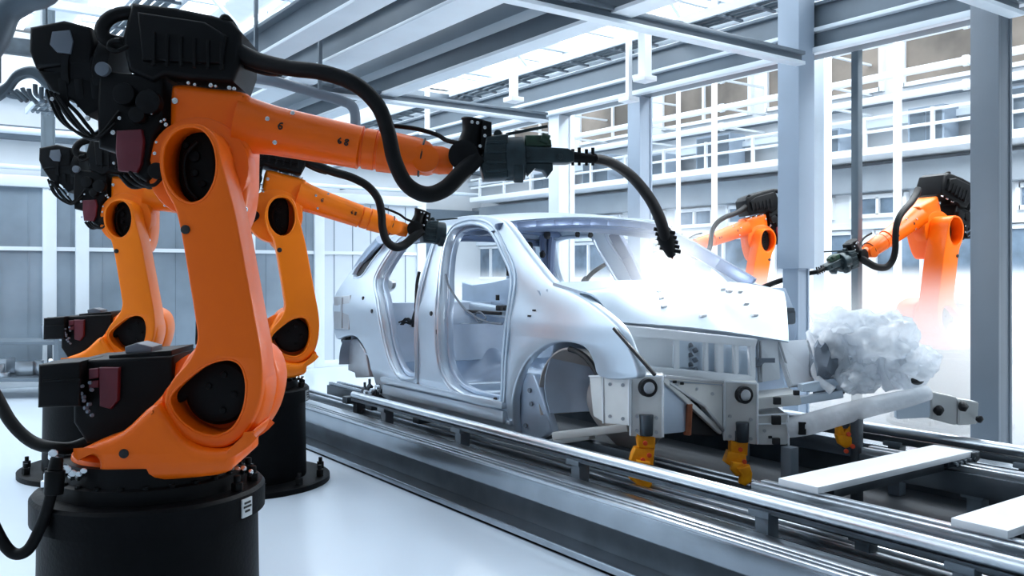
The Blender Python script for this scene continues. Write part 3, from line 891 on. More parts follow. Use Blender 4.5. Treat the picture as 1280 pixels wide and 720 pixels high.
# wiring loom hanging in the front door opening
m = MB(); m.tube([near(*side([p])[0], 0.02) for p in ((554, 343), (557, 356), (565, 370), (577, 386), (588, 394), (598, 400), (612, 404), (624, 405))], 0.008, 8); m.tube([near(*side([p])[0], 0.03) for p in ((588, 394), (594, 390), (602, 398), (594, 403), (588, 396))], 0.006, 8)
m.build('wiring_loom', M['hosegrey'], car)
m = MB(); rr2 = random.Random(5)
for i in range(7):
    a = [pix(px + rr2.uniform(-4, 4), py + rr2.uniform(-3, 3), 0.25) for px, py in ((500, 404), (508, 400), (514, 404), (521, 396), (523, 380))]
    m.tube(a, 0.008, 6, 4)
m.tube([pix(p[0], p[1], 0.25) for p in ((524, 340), (521, 356), (520, 380), (519, 396), (516, 408))], 0.014, 8, 4)
m.build('wiring_loom', M['hole'], car)
m = MB()
for q in ([(476, 350), (489, 351), (489, 360), (481, 366), (476, 363)], [(479, 377), (484, 378), (490, 388), (484, 390), (479, 386)]):
    tz = [(pix(*p, 1.5).y + SH * 1.5, pix(*p, 1.5).z) for p in q]; m.plate(tz, [], 0, 0.05, 0.01, lambda a, b, w: C(1.5 + w, a, b), n=3)
m.build('trim_bracket', M['bodygrey'], car)
# front wall, cowl, windshield foot
cow0 = pix(691, 353, 0.06); cow1 = pix(942, 354, CW - 0.08)
def cowl(u, v):
    p = cow0.lerp(cow1, u); d = Vector((SH * 0.05, -0.25, -0.05)) * v
    return p + d + Vector((0, -0.07 * math.sin(PI * u), 0.02 * math.sin(PI * u)))
m = MB(); m.grid(cowl, 16, 4, 0.02); m.build('cowl_panel', M['body'], car)
m = MB(); m.grid(lambda u, v: C(0.06 + (CW - 0.12) * u, cow0.y + 0.05 + 0.06 * math.sin(v * 7), 0.55 + (cow0.z - 0.60) * v), 12, 10, 0.012); m.build('firewall', M['bodyin'], car)
m = MB(); m.tube([cowl(k / 10, 0) + Vector((0, 0.16, -0.10)) for k in range(11)], 0.05, 12, 2); m.build('dash_tube', M['bodyin'], car)
# far A pillar and mirrors of dark struts seen through the windshield opening
m = MB()
pA = [pix(843, 297, CW - 0.30), pix(868, 311, CW - 0.26), pix(898, 329, CW - 0.2), pix(940, 354, CW - 0.1)]
for p, q in zip(pA, pA[1:]): m.bar(p, q + (q - p) * 0.04, 0.06, 0.09, 0.012)
m.build('a_pillar', M['bodydk'], car)
m = MB(); pB = [pix(768, 291, CW - 0.26), pix(785, 322, CW - 0.22), pix(800, 353, CW - 0.18)]
for p, q in zip(pB, pB[1:]): m.bar(p, q + (q - p) * 0.04, 0.07, 0.09, 0.01)
m.build('pillar_reinforcement', M['bodydk'], car)
m = MB()
m.tube([pix(680, 292, 1.5), pix(682, 315, 1.5), pix(686, 346, 1.5)], 0.05, 8, 4); m.tube([pix(691, 292, 1.5), pix(689, 318, 1.5), pix(688, 346, 1.5)], 0.035, 8, 4)
m.build('b_pillar_trim', M['bodydk'], car)
m = MB()
for (px, py, r) in ((659, 317, .035), (662, 308, .03), (678, 318, .025), (684, 294, .03), (722, 293, .02), (738, 294, .02)):
    p = pix(px, py, 1.0 if px < 670 else 1.35); m.blob(p, (r, r, r * 1.2), 2, 0.4, 2, px)
m.build('sensor_plug', M['hole'], car)

# hood skin and front end
hf0 = pix(768, 407, 0.08) + FWD * 0.06; hf1 = pix(948, 427, 1.0) + FWD * 0.06
def hood(u, v):
    a = cowl(u, 1.0); f = hf0.lerp(hf1 + (hf1 - hf0) * 0.25, u)
    p = a.lerp(f, v)
    return p + Vector((0, 0, 0.06 * math.sin(PI * v * 0.9) + 0.05 * math.sin(PI * u) * (1 - 0.6 * v) + 0.012 * math.sin(u * 14) * v * (1 - v) * 4))
m = MB(); m.grid(hood, 28, 18, 0.012); hd_ = m.build('hood', M['body'], car)
m = MB()
for i in range(4):
    p = hood(0.30 + 0.0 * i, 0.2 + 0.17 * i) + Vector((0, 0, 0.005)); m.box(p, (0.035, 0.02, 0.012))
for (u, v) in ((0.62, 0.35), (0.66, 0.36), (0.72, 0.3), (0.75, 0.55), (0.5, 0.85), (0.8, 0.72)):
    p = hood(u, v) + Vector((0, 0, 0.005)); m.box(p, (0.05, 0.018, 0.012))
m.build('hood_slot', M['bodygrey'], hd_)
# upper radiator support: frame with window openings, standing in the front plane
FP = lambda px, py, s: pix(px, py, s)
def front_panel(quads, name, mt, th=0.03, holes=(), bev=0.006):
    """corner pixels with lateral position -> plate standing across the car"""
    m = MB()
    for q in quads:
        P = [FP(*p) for p in q]
        m_ = bmesh.new(); vs = [m_.verts.new(p) for p in P]; f = m_.faces.new(vs); m_.normal_update()
        n_ = f.normal.copy()
        if n_.dot(FWD) < 0: n_ = -n_
        r = bmesh.ops.extrude_face_region(m_, geom=[f]); ev = [v for v in r['geom'] if isinstance(v, bmesh.types.BMVert)]
        bmesh.ops.translate(m_, vec=n_ * th, verts=ev)
        bmesh.ops.recalc_face_normals(m_, faces=m_.faces)
        if bev: bmesh.ops.bevel(m_, geom=list(m_.edges), offset=bev, segments=2, affect='EDGES')
        m._merge(m_)
    return m.build(name, mt, car)
sL, sR = 0.10, 0.95
def lat(px): return sL + (sR - sL) * (px - 768) / (945 - 768)
def Q(*pts): return [(a, b, lat(a)) for a, b in pts]
front_panel([Q((767, 405), (948, 424), (945, 434), (772, 419)), Q((790, 456), (944, 470), (946, 482), (797, 470)), Q((843, 416), (850, 417), (850, 462), (843, 461)),
             Q((881, 421), (886, 421), (886, 465), (881, 465)), Q((896, 423), (905, 424), (905, 467), (896, 466)), Q((918, 426), (924, 426), (924, 468), (918, 468)), Q((937, 426), (945, 427), (945, 474), (938, 474))], 'radiator_support', M['plateW'], 0.04)
front_panel([Q((772, 418), (845, 424), (845, 464), (796, 464))], 'headlamp_panel', M['plateW'], 0.02)
front_panel([Q((846, 420), (945, 430), (945, 472), (846, 464))], 'radiator_core', M['body'], 0.02)
for o_ in ('headlamp_panel', 'radiator_core'):
    bpy.data.objects[o_].location += Vector((0.5, 0.72, 0)) * 0.09
m = MB(); m.bar(pix(767, 410, -0.02), pix(819, 469, 0.03), 0.018, 0.018, 0.004); m.build('hood_prop', M['hole'], car)
m = MB()
for k in range(6): m.cyl(pix(862 + (k % 2) * 6, 430 + k * 6, 0.62), pix(864 + (k % 2) * 6, 434 + k * 6, 0.62), 0.016, seg=10)
m.build('cooling_coil', M['hosegrey'], car)
# wheel arch liner: half barrel behind the front arch
wc_t, wc_z = side([(702, 503)])[0]
m = MB(); RL = 0.335
m.grid(lambda u, v: C(0.06 + 0.42 * v, wc_t + (RL - 0.03 * v) * math.cos(PI * (-0.12 + 1.2 * u)), wc_z + 0.0 + (RL - 0.05 * v) * math.sin(PI * (-0.12 + 1.2 * u))), 26, 8, 0.012)
m.grid(lambda u, v: C(0.20 + 0.24 * (1 - math.cos(PI * v / 2)), wc_t + RL * v * math.cos(2 * PI * u), wc_z + RL * v * math.sin(2 * PI * u)), 36, 6, 0.012)
m.build('front_wheel_house', M['zincbrown'], car)
m = MB(); m.tube([C(0.05, wc_t + (RL - 0.01) * math.cos(PI * k / 14), wc_z + (RL - 0.01) * math.sin(PI * k / 14)) for k in range(7, 15)], 0.018, 8, 2); m.build('arch_seal', M['hole'], car)
m = MB(); AP = side([(645, 474), (656, 466), (667, 468), (679, 500), (690, 540), (672, 549), (641, 545)], 0.05)
m.plate(AP, [], 0.05, 0.10, 0.01, near, n=3, smooth=False); m.build('sill_closing_panel', M['bodyin'], car)
m = MB()
for (px, py) in ((662, 488), (664, 505), (657, 532), (631, 531)): p = near(*side([(px, py)], 0.04)[0], 0.035); m.cyl(p, p + Vector((0.01, 0, 0)), 0.016, seg=12)
m.build('mounting_hole', M['hosegrey'], car)
m = MB(); m.bar(pix(692, 545, 0.1), pix(786, 534, 0.3), 0.05, 0.05, 0.008); m.bar(pix(690, 552, 0.2), pix(740, 545, 0.3), 0.08, 0.04, 0.006); m.build('subframe_bar', M['bodywarm'], car)

# front end plates and rail towers
def TQ(s0, s1, x0, x1, pts): return [(a, b, s0 + (s1 - s0) * (a - x0) / (x1 - x0)) for a, b in pts]
front_panel([TQ(0.02, 0.05, 735, 790, [(736, 470), (752, 468), (754, 528), (741, 520)]), TQ(0.02, 0.05, 735, 790, [(753, 470), (786, 470), (786, 532), (754, 529)])], 'front_side_plate', M['bodywarm'], 0.1)
front_panel([TQ(0.06, 0.2, 785, 830, [(787, 467), (829, 469), (829, 548), (787, 545)])], 'rail_end', M['bodywarm'], 0.16)
front_panel([TQ(0.74, 0.88, 903, 947, [(904, 475), (947, 478), (946, 556), (904, 550)])], 'rail_end', M['bodywarm'], 0.16)
front_panel([TQ(0.2, 0.74, 829, 904, [(829, 469), (904, 476), (904, 481), (829, 475)]), TQ(0.2, 0.74, 829, 904, [(836, 478), (904, 482), (904, 538), (880, 508)])], 'cross_panel', M['bodywarm'], 0.03)
front_panel([TQ(0.2, 0.74, 829, 904, [(829, 476), (858, 490), (858, 540), (829, 543)])], 'cross_panel', M['bodyin'], 0.03)
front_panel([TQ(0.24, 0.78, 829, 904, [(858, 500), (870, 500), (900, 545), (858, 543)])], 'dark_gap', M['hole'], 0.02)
m = MB(); m.cyl(pix(862, 505, 0.42), pix(859, 543, 0.42), 0.018, 0.024, seg=12); m.build('brake_line', M['copper'], car)
m = MB(); m.bar(pix(828, 474, 0.19), pix(900, 540, 0.73), 0.03, 0.03, 0.005); m.build('diagonal_brace', M['bodywarm'], car)
for (px, py, s) in ((808, 484, 0.13), (928, 493, 0.80)):
    p = pix(px, py, s); nrm = (-FWD * 0.9 + RGT * 0.25).normalized()
    m = MB(); m.lathe([(0, 0.052), (0.035, 0.052), (0.037, 0.040), (0.02, 0.038)], p + nrm * 0.0, nrm, 28); rg = m.build('mount_ring', M['hole'], car)
    m = MB(); m.lathe([(0, 0.036), (0.04, 0.034), (0.045, 0.02)], p + nrm * 0.0, nrm, 24); m.build('mount_bolt', M['bodygrey'], rg)
    m = MB(); q = pix(px, py + 45, s); m.cyl(q + Vector((0, 0, 0.05)), q - Vector((0, 0, 0.07)), 0.04, 0.036, seg=18, bev=0.006); m.build('locating_stud', M['raildark'], car)
# longitudinal rails running back under the engine bay
m = MB()
for (px, s) in ((808, 0.16), (926, 0.84)):
    p = pix(px, 505, s) + Vector((0.03, 0.16, 0)); m.bar(p, p + Vector((0.0, 0.12 if s < 0.5 else 1.1, 0.0)), 0.12, 0.14, 0.015)
m.build('longitudinal_rail', M['bodywarm'], car)
# crash boxes and bumper beam ahead
m = MB()
front_panel([TQ(0.88, 1.02, 945, 985, [(946, 519), (984, 517), (985, 556), (948, 556)])], 'crash_box', M['bodywarm'], 0.3)
front_panel([TQ(0.88, 1.02, 945, 985, [(945, 498), (1000, 492), (1002, 506), (946, 512)])], 'crash_box', M['bodywarm'], 0.3)
for (px, py, w_, h_) in ((969, 500, 9, 9), (968, 524, 11, 11), (968, 550, 9, 8), (1000, 534, 9, 16), (993, 490, 7, 6), (1000, 534, 9, 16)):
    p = pix(px, py, 0.88 + (px - 945) * 0.0035) - FWD * 0.035; k = p.dot(FWD) / FPX
    m.box(p, (w_ * k, 0.03, h_ * k), (0, 0, -YAW), 0.004)
m.build('square_hole', M['hole'], car)
bp = [pix(984, 535, 1.04), pix(1010, 530, 1.12), pix(1045, 520, 1.27), pix(1085, 509, 1.42), pix(1125, 500, 1.58), pix(1160, 491, 1.74)]
m = MB(); m.tube(bp, [0.060, 0.066, 0.064, 0.060, 0.055, 0.045], 18, 6); m.build('bumper_beam', M['wrap'], car)
m = MB(); m.bar(pix(990, 502, 1.15), pix(1052, 492, 1.45), 0.05, 0.05, 0.01); m.bar(pix(1000, 485, 1.15), pix(1060, 473, 1.5), 0.05, 0.05, 0.01); m.bar(pix(1010, 487, 1.2), pix(1056, 480, 1.5), 0.03, 0.03); m.build('front_cross_frame', M['body'], car)
m = MB(); m.box(pix(1036, 487, 1.42), (0.2, 0.05, 0.06), (0, 0, -0.4), 0.01); m.box(pix(1027, 452, 1.42), (0.14, 0.08, 0.2), (0, 0, -0.4), 0.02); m.blob(pix(1032, 448, 1.35), (0.09, 0.07, 0.12), 3, 0.5, 3, 2.2); m.build('engine_mount', M['hosegrey'], car)
m = MB(); m.box(pix(1033, 478, 1.35), (0.12, 0.05, 0.03), (0, 0, -0.4), 0.008); m.build('red_seal', M['clampred'], car)
front_panel([[(1120, 497, 1.60), (1163, 492, 1.74), (1163, 522, 1.74), (1121, 524, 1.60)]], 'bumper_end_plate', M['body'], 0.06)
front_panel([[(1164, 490, 1.76), (1197, 497, 1.88), (1196, 532, 1.88), (1164, 524, 1.76)], [(1198, 499, 1.88), (1224, 503, 1.98), (1222, 530, 1.98), (1198, 532, 1.88)]], 'bumper_bracket', M['bodywarm'], 0.1)
m = MB()
for (px, py, r) in ((1170, 512, .028), (1201, 507, .028), (1221, 523, .02)): p = pix(px, py, 1.8 + (px - 1170) * 0.003) - FWD * 0.03; m.blob(p, (r, r, r * 1.1), 2, 0.3, 2, px)
m.build('bracket_hole', M['hole'], car)
# inner apron, strut tower and plastic-wrapped parts on the far front corner
front_panel([[(972, 426, 1.25), (1008, 424, 1.45), (1022, 478, 1.40), (990, 482, 1.2)], [(948, 425, 1.1), (972, 424, 1.22), (976, 474, 1.2), (950, 478, 1.1)]], 'front_apron', M['plateW'], 0.05)
front_panel([[(930, 392, 1.35), (985, 384, 1.6), (990, 400, 1.62), (940, 410, 1.35)]], 'fender_bracket', M['bodyin'], 0.1)
m = MB(); m.box(pix(972, 396, 1.55), (0.2, 0.14, 0.10), (0, 0, -0.3), 0.02); m.box(pix(962, 387, 1.5), (0.26, 0.2, 0.03), (0, 0, -0.3), 0.01); m.build('fuse_box', M['raildark'], car)
m = MB(); m.box(pix(957, 450, 1.08) - FWD * 0.02, (0.10, 0.02, 0.028), (0, 0, -YAW)); m.blob(pix(947, 453, 1.08) - FWD * 0.0, (0.05, 0.03, 0.025), 2, 0.6, 3, 1.0); m.build('type_mark', M['hosegrey'], car)
m = MB()
def sheet(c, r, seed): m.blob(c, tuple(x * 0.78 for x in r), 5, 0.40, 2.3, seed)
sheet(pix(1090, 430, 1.72), (0.34, 0.30, 0.26), 3.1); sheet(pix(1052, 418, 1.55), (0.26, 0.24, 0.20), 5.7); sheet(pix(1130, 455, 1.85), (0.26, 0.22, 0.17), 8.2); sheet(pix(1075, 470, 1.55), (0.22, 0.15, 0.13), 1.4); sheet(pix(1040, 436, 1.4), (0.13, 0.12, 0.20), 2.9)
m.build('plastic_cover', M['wrap'], car, sharp=75)
m = MB(); tz = [(1105, 460, 1.75), (1158, 448, 1.95), (1164, 462, 1.98), (1150, 486, 1.9), (1112, 488, 1.75)]
front_panel([tz], 'wrapped_fender_corner', M['wrap'], 0.12)
m.blob(pix(1146, 475, 1.85) - FWD * 0.01, (0.06, 0.03, 0.03), 2, 0.2, 2, 1); m.build('corner_vent', M['hole'], car)
# folded edge flanges, weld spots and small holes on the front end plates
def strips(name, mt, lines, s0, s1, x0, x1, w_=0.012, off=0.012):
    m = MB()
    for (a, b, c, d) in lines:
        p = pix(a, b, s0 + (s1 - s0) * (a - x0) / (x1 - x0)) - FWD * off; q = pix(c, d, s0 + (s1 - s0) * (c - x0) / (x1 - x0)) - FWD * off
        m.bar(p, q, w_, w_, 0.003)
    return m.build(name, mt, car)
strips('edge_flange', M['plateW'], [(788, 468, 828, 470), (788, 468, 788, 544), (828, 470, 828, 546)], 0.06, 0.2, 785, 830)
strips('edge_flange', M['plateW'], [(905, 476, 946, 479), (905, 476, 905, 550), (946, 479, 946, 555)], 0.74, 0.88, 903, 947)
strips('edge_flange', M['bodygrey'], [(830, 470, 903, 477), (836, 478, 880, 508), (880, 508, 903, 538)], 0.2, 0.74, 829, 904, 0.016, 0.02)
strips('edge_flange', M['plateW'], [(736, 470, 786, 470), (753, 471, 754, 529), (786, 470, 786, 532)], 0.02, 0.05, 735, 790, 0.010, 0.008)
strips('edge_flange', M['plateW'], [(946, 519, 984, 517), (984, 517, 985, 556), (946, 530, 984, 529)], 0.88, 1.02, 945, 985, 0.010)
m = MB()
for (a, b, s) in ((796, 520, 0.09), (820, 522, 0.16), (796, 538, 0.09), (820, 540, 0.16), (912, 520, 0.77), (938, 524, 0.85), (912, 545, 0.77), (938, 548, 0.85), (845, 481, 0.31), (870, 486, 0.5), (890, 492, 0.63), (762, 480, 0.035), (762, 520, 0.035), (778, 481, 0.045), (778, 523, 0.045), (955, 538, 0.92)):
    p = pix(a, b, s) - FWD * 0.006; m.cyl(p, p - FWD * 0.01, 0.010, seg=10)
m.build('weld_spot', M['bodygrey'], car)
m = MB()
for (a, b, s) in ((843, 477, 0.30), (852, 479, 0.36), (962, 546, 0.94)):
    p = pix(a, b, s) - FWD * 0.012; m.box(p, (0.022, 0.012, 0.016), (0, 0, -YAW), 0.003)
m.build('square_hole', M['hole'], car)
# clamping pipes, pulled film and loose brackets on the far front corner
m = MB(); rr3 = random.Random(11)
for i in range(5):
    a = [pix(1010 + i * 26 + rr3.uniform(-6, 6), 412 + rr3.uniform(-6, 10), 1.3 + i * 0.1), pix(1022 + i * 26, 440 + rr3.uniform(-6, 6), 1.3 + i * 0.1), pix(1018 + i * 28, 468 + rr3.uniform(-6, 6), 1.28 + i * 0.1), pix(1040 + i * 24, 488, 1.3 + i * 0.1)]
    m.tube(a, [0.014, 0.028, 0.018, 0.03], 8, 5)
m.build('pulled_film', M['wrap'], car, sharp=80)
strips('edge_flange', M['bodygrey'], [(973, 427, 990, 481), (949, 426, 951, 477), (1008, 425, 1021, 477)], 1.1, 1.42, 945, 1022, 0.012, 0.02)
WELD = pix(836, 345, 0.62)

# ================================================================== conveyor line
GR = 'conveyor rails'
YA, YB = 0.4, 9.6       # near and far end of the line


def post_under(X, Y, z0, z1, parent, w=0.07):
    b = MB(); b.box((X, Y, (z0 + z1) / 2), (w, w, z1 - z0), None, 0.006); b.box((X, Y, z1 - 0.01), (w * 1.6, w * 1.5, 0.03), None, 0.004); b.build('post', M['beam'], parent)


# near edge beam with the recessed foot and the floor strip
r = thing('conveyor_edge_beam', (3.1, 5, 0), 'wide grey steel beam along the near edge of the conveyor, closest to the robots', 'conveyor beam')
m = MB(); m.span((2.96, YA, 0.17), (3.16, YB, 0.285), 0.008); m.build('box_beam', M['rail'], r)
m = MB()
for x0, x1 in ((2.965, 2.992), (3.012, 3.032), (3.052, 3.155)): m.span((x0, YA, 0.284), (x1, YB, 0.300), 0.004)
m.build('top_rail', M['steel'], r)
m = MB(); m.span((3.02, YA, 0.02), (3.13, YB, 0.17)); m.build('recessed_foot', M['raildark'], r)
m = MB(); m.span((2.82, YA, 0.0), (3.02, YB, 0.022), 0.004); m.span((2.82, YA, 0.0), (2.85, YB, 0.05), 0.006); m.build('floor_strip', M['rail'], r)

r = thing('guide_pipe', (3.22, 5, 0.44), 'round bright steel guide pipe on short posts beneath the near car sill', 'pipe rail')
m = MB(); m.cyl((3.22, YA, 0.425), (3.22, 6.75, 0.425), 0.029, seg=20); m.build('pipe', M['steel'], r)
m = MB(); m.span((3.195, YA, 0.375), (3.29, 6.75, 0.398), 0.004); m.build('pipe_carrier', M['raildark'], r)
for Y in (1.65, 2.55, 3.85, 5.1, 6.2): post_under(3.245, Y, 0.02, 0.38, r, 0.075)

r = thing('slide_rail', (3.5, 4, 0.4), 'flat double slide rail right next to the round guide pipe', 'slide rail')
m = MB(); m.span((3.42, YA, 0.40), (3.45, 2.78, 0.435), 0.005); m.span((3.49, YA, 0.40), (3.53, 2.78, 0.435), 0.005); m.build('running_strip', M['steel'], r)
m = MB(); m.span((3.40, YA, 0.30), (3.55, 2.78, 0.402), 0.006); m.build('rail_web', M['raildark'], r)
for Y in (1.2, 2.2): post_under(3.47, Y, 0.246, 0.31, r, 0.07)

r = thing('lower_rail', (3.53, 4, 0.2), 'low paired rail lying deeper in the channel below the slide rail', 'lower rail')
m = MB(); m.span((3.455, YA, 0.20), (3.495, YB, 0.245), 0.005); m.span((3.555, YA, 0.20), (3.60, YB, 0.245), 0.005); m.build('running_strip', M['steel'], r)
m = MB(); m.span((3.43, YA, 0.02), (3.62, YB, 0.202), 0.006); m.build('rail_web', M['raildark'], r)

r = thing('lower_rail', (4.3, 4, 0.12), 'dark low rail along the middle of the channel under the car', 'lower rail')
m = MB(); m.span((4.26, YA, 0.13), (4.30, YB, 0.165), 0.005); m.span((4.36, YA, 0.13), (4.40, YB, 0.165), 0.005); m.build('running_strip', M['rail'], r)
m = MB(); m.span((4.24, YA, 0.02), (4.42, YB, 0.132)); m.build('rail_web', M['raildark'], r)

r = thing('slide_rail', (4.72, 4, 0.4), 'slide rail carrying the outer ends of the white cross beams', 'slide rail')
m = MB(); m.span((4.68, YA, 0.385), (4.71, 3.0, 0.42), 0.005); m.span((4.75, YA, 0.385), (4.79, 3.0, 0.42), 0.005); m.build('running_strip', M['steel'], r)
m = MB(); m.span((4.66, YA, 0.27), (4.81, 3.0, 0.387), 0.006); m.build('rail_web', M['raildark'], r)
for Y in (1.2, 2.35): post_under(4.73, Y, 0.02, 0.28, r, 0.08)

r = thing('guide_pipe', (5.3, 4, 0.44), 'bright steel guide pipe on the far side of the conveyor, passing before the wide column', 'pipe rail')
m = MB(); m.cyl((5.3, YA, 0.425), (5.3, 6.9, 0.425), 0.034, seg=20); m.build('pipe', M['steel'], r)
m = MB(); m.span((5.27, YA, 0.35), (5.36, 6.9, 0.388), 0.004); m.build('pipe_carrier', M['raildark'], r)
for Y in (1.3, 2.35, 3.15, 4.4, 5.8): post_under(5.31, Y, 0.02, 0.36, r, 0.08)

r = thing('conveyor_edge_beam', (5.5, 5, 0), 'grey steel beam along the far edge of the conveyor before the columns', 'conveyor beam')
m = MB(); m.span((5.46, YA, 0.17), (5.75, YB, 0.285), 0.008); m.build('box_beam', M['rail'], r)
m = MB(); m.span((5.5, YA, 0.02), (5.7, YB, 0.17)); m.build('recessed_foot', M['raildark'], r)

# sunken dark channel between the edge beams
m = MB(); m.span((3.12, YA, 0.002), (5.5, YB, 0.02)); struct(m.build('trim_8', M['pit']))

# white cross beams
for (Y, lab) in ((2.55, 'white flat cross beam laid over the rails just in front of the car bumper'), (1.72, 'white flat cross beam nearest the camera, cut by the right edge of the photo')):
    r = thing('cross_beam', (4.1, Y, 0.44), lab, 'cross beam')
    m = MB(); m.span((3.47, Y - 0.11, 0.437), (4.86, Y + 0.11, 0.470), 0.005); m.build('top_plate', M['plateW'], r)
    m = MB(); m.span((3.62, Y - 0.09, 0.39), (4.60, Y + 0.09, 0.437), 0.004); m.build('beam_web', M['raildark'], r)
    m = MB(); m.span((4.62, Y - 0.10, 0.405), (4.95, Y + 0.10, 0.435), 0.004); m.box((4.88, Y, 0.44), (0.08, 0.24, 0.05), None, 0.008)
    for k in range(5): m.cyl((4.66 + 0.05 * k, Y - 0.13, 0.425), (4.66 + 0.05 * k, Y - 0.10, 0.425), 0.014, seg=8)
    m.build('end_clamp', M['raildark'], r)

# orange clamps hanging below the rail ends of the car
def clamp(px, s, parts, label, k=1.0):
    p0 = pix(px, parts[0][1], s)
    r = thing('clamp', tuple(p0), label, 'clamp', 'orange clamps under the car front')
    return r, p0


def slab(px_pts, s, th, parent, name, mt, dpt=0.0):
    P = [pix(a, b, s) for a, b in px_pts]
    d0 = sum(p.dot(FWD) for p in P) / len(P) + dpt
    pts = [((a - 640) / FPX * d0, H + (HOR - b) / FPX * d0) for a, b in px_pts]
    m = MB(); m.plate(pts, [], 0, th, min(0.012, th * 0.3), lambda a, b, w: RGT * a + FWD * (d0 + w) + Vector((0, 0, b)), n=2, smooth=False)
    return m.build(name, mt, parent)


for (sh, s, lab, jaws) in (
    ((0, 0), 0.13, 'orange clamp hanging under the first front rail end, crossed by the guide pipe',
     [('clamp_head', [(796, 543), (804, 546), (812, 544), (820, 545), (819, 562), (798, 560)], 0.09), ('clamp_body', [(794, 560), (819, 558), (817, 582), (788, 577), (790, 568)], 0.08), ('clamp_tip', [(787, 590), (800, 592), (817, 594), (815, 608), (806, 615), (796, 606), (787, 599)], 0.06), ('clamp_neck', [(796, 576), (813, 578), (812, 596), (797, 594)], 0.05)]),
    ((0, 0), 0.80, 'orange clamp hanging under the second front rail end, left of the white cross beam',
     [('clamp_head', [(914, 551), (923, 553), (936, 552), (935, 570), (914, 566)], 0.09), ('clamp_body', [(911, 564), (933, 568), (934, 582), (922, 590), (906, 578)], 0.08), ('clamp_tip', [(922, 586), (938, 582), (941, 592), (940, 603), (932, 608), (925, 605), (927, 594)], 0.06), ('clamp_neck', [(916, 578), (932, 580), (932, 594), (921, 596), (914, 588)], 0.05)]),
    ((0, 0), 1.32, 'small orange clamp beside a dark post below the bumper tube',
     [('clamp_head', [(1048, 532), (1054, 533), (1056, 540), (1060, 534), (1067, 532), (1067, 548), (1048, 546)], 0.07), ('clamp_body', [(1046, 544), (1066, 546), (1067, 558), (1058, 561), (1050, 556)], 0.06)])):
    p0 = pix(*jaws[0][1][0], s)
    r = thing('clamp', tuple(p0), lab, 'clamp', 'orange clamps under the car front')
    for i, (nm, q, th) in enumerate(jaws): slab(q, s, th, r, nm, M['clamp'], -0.02 * i)
    q = jaws[0][1]; a, b = q[0]
    b_ = MB()
    for (dx, dy) in ((9, 9), (14, 24), (6, 30)):
        p = pix(a + dx, b + dy, s) - FWD * 0.04; b_.cyl(p, p - FWD * 0.015, 0.014, seg=10, bev=0.003)
    b_.build('clamp_screw', M['clampred'], r)
    b_ = MB(); p = pix(a + 10, b - 2, s) + FWD * 0.04; b_.cyl(p + Vector((0, 0, 0.05)), p - Vector((0, 0, 0.03)), 0.035, seg=14, bev=0.005); b_.build('clamp_stud', M['raildark'], r)

# posts carrying the car front on the line
for (px, py0, py1, s, w_, lab) in ((1071, 508, 566, 1.36, 0.055, 'dark square support post right of the small orange clamp'), (987, 552, 606, 1.0, 0.075, 'grey square support post below the white bumper box'),):
    a = pix(px, py0, s); b = Vector((a.x, a.y, 0.02))
    a.z -= 0.03; r = thing('support_post', (b.x, b.y, 0.02), lab, 'post')
    m = MB(); m.bar(a, b, w_, w_, 0.006); m.build('shaft', M['raildark'] if px > 1000 else M['beam'], r)
    m = MB(); m.box(b + Vector((0, 0, 0.01)), (0.14, 0.14, 0.02), None, 0.003); m.build('foot_plate', M['raildark'], r)
# skid below the car: rear carrier with clamp pads
r = thing('carrier_skid', (4.3, 6.2, 0.3), 'dark steel skid with rear clamp brackets under the tail of the car', 'skid')
m = MB()
p = pix(463, 494, 0.0); q = pix(455, 508, 0.0)
m.span((3.36, p.y - 0.1, 0.28), (5.2, p.y + 0.02, 0.34), 0.008); m.span((3.36, p.y - 0.9, 0.28), (5.2, p.y - 0.8, 0.34), 0.008)
m.span((3.66, 3.75, 0.30), (3.74, p.y, 0.37), 0.008); m.span((4.9, 3.75, 0.30), (5.0, p.y, 0.37), 0.008); m.build('skid_frame', M['raildark'], r)
b_ = MB()
for (px, py, s_) in ((456, 488, .05), (462, 484, .045), (470, 492, .05), (476, 488, .04), (466, 500, .05), (458, 497, .04)):
    c = pix(px, py, -0.02 + (px % 3) * 0.03); b_.box(c, (s_, s_ * 0.8, s_), (0.3 * (px % 5), 0.2, 0.4), 0.006)
    b_.cyl(c, c + Vector((0, 0, 0.07)), 0.012, seg=8)
b_.build('clamp_bracket', M['raildark'], r)
b_ = MB()
for (px, py) in ((459, 490), (467, 488), (474, 484), (462, 498)): c = pix(px, py, -0.06); b_.cyl(c, c + Vector((-0.03, 0, 0)), 0.02, seg=10, bev=0.004)
b_.build('clamp_screw', M['bolt'], r)
r = thing('cross_bar', (2.6, 7.3, 0.1), 'low dark floor bar crossing left of the car tail', 'floor bar')
m = MB(); m.span((3.3, 7.05, 0.30), (4.9, 7.15, 0.36), 0.006); m.build('bar', M['raildark'], r)
m = MB(); m.span((3.4, 7.06, 0.02), (3.48, 7.14, 0.30)); m.span((4.7, 7.06, 0.02), (4.78, 7.14, 0.30)); m.build('foot', M['raildark'], r)

# welding spark
sp = MB(); sp.blob(WELD, (0.03, 0.03, 0.03), 2, 0.3, 2, 1)
for k in range(18):
    a = k * 2.4; d = Vector((math.cos(a), math.sin(a), random.uniform(-0.7, 0.5))).normalized(); L_ = random.uniform(0.05, 0.14)
    sp.cyl(WELD, WELD + d * L_, 0.004, 0.001, seg=5)
M['spark'] = mat('white_hot_arc', (1, 1, 1, 1), 0.5, emit=(0.93, 0.97, 1, 1), estr=60)
tag(sp.build('welding_spark', M['spark']), 'white glaring welding spark below the torch tip above the hood', 'spark')

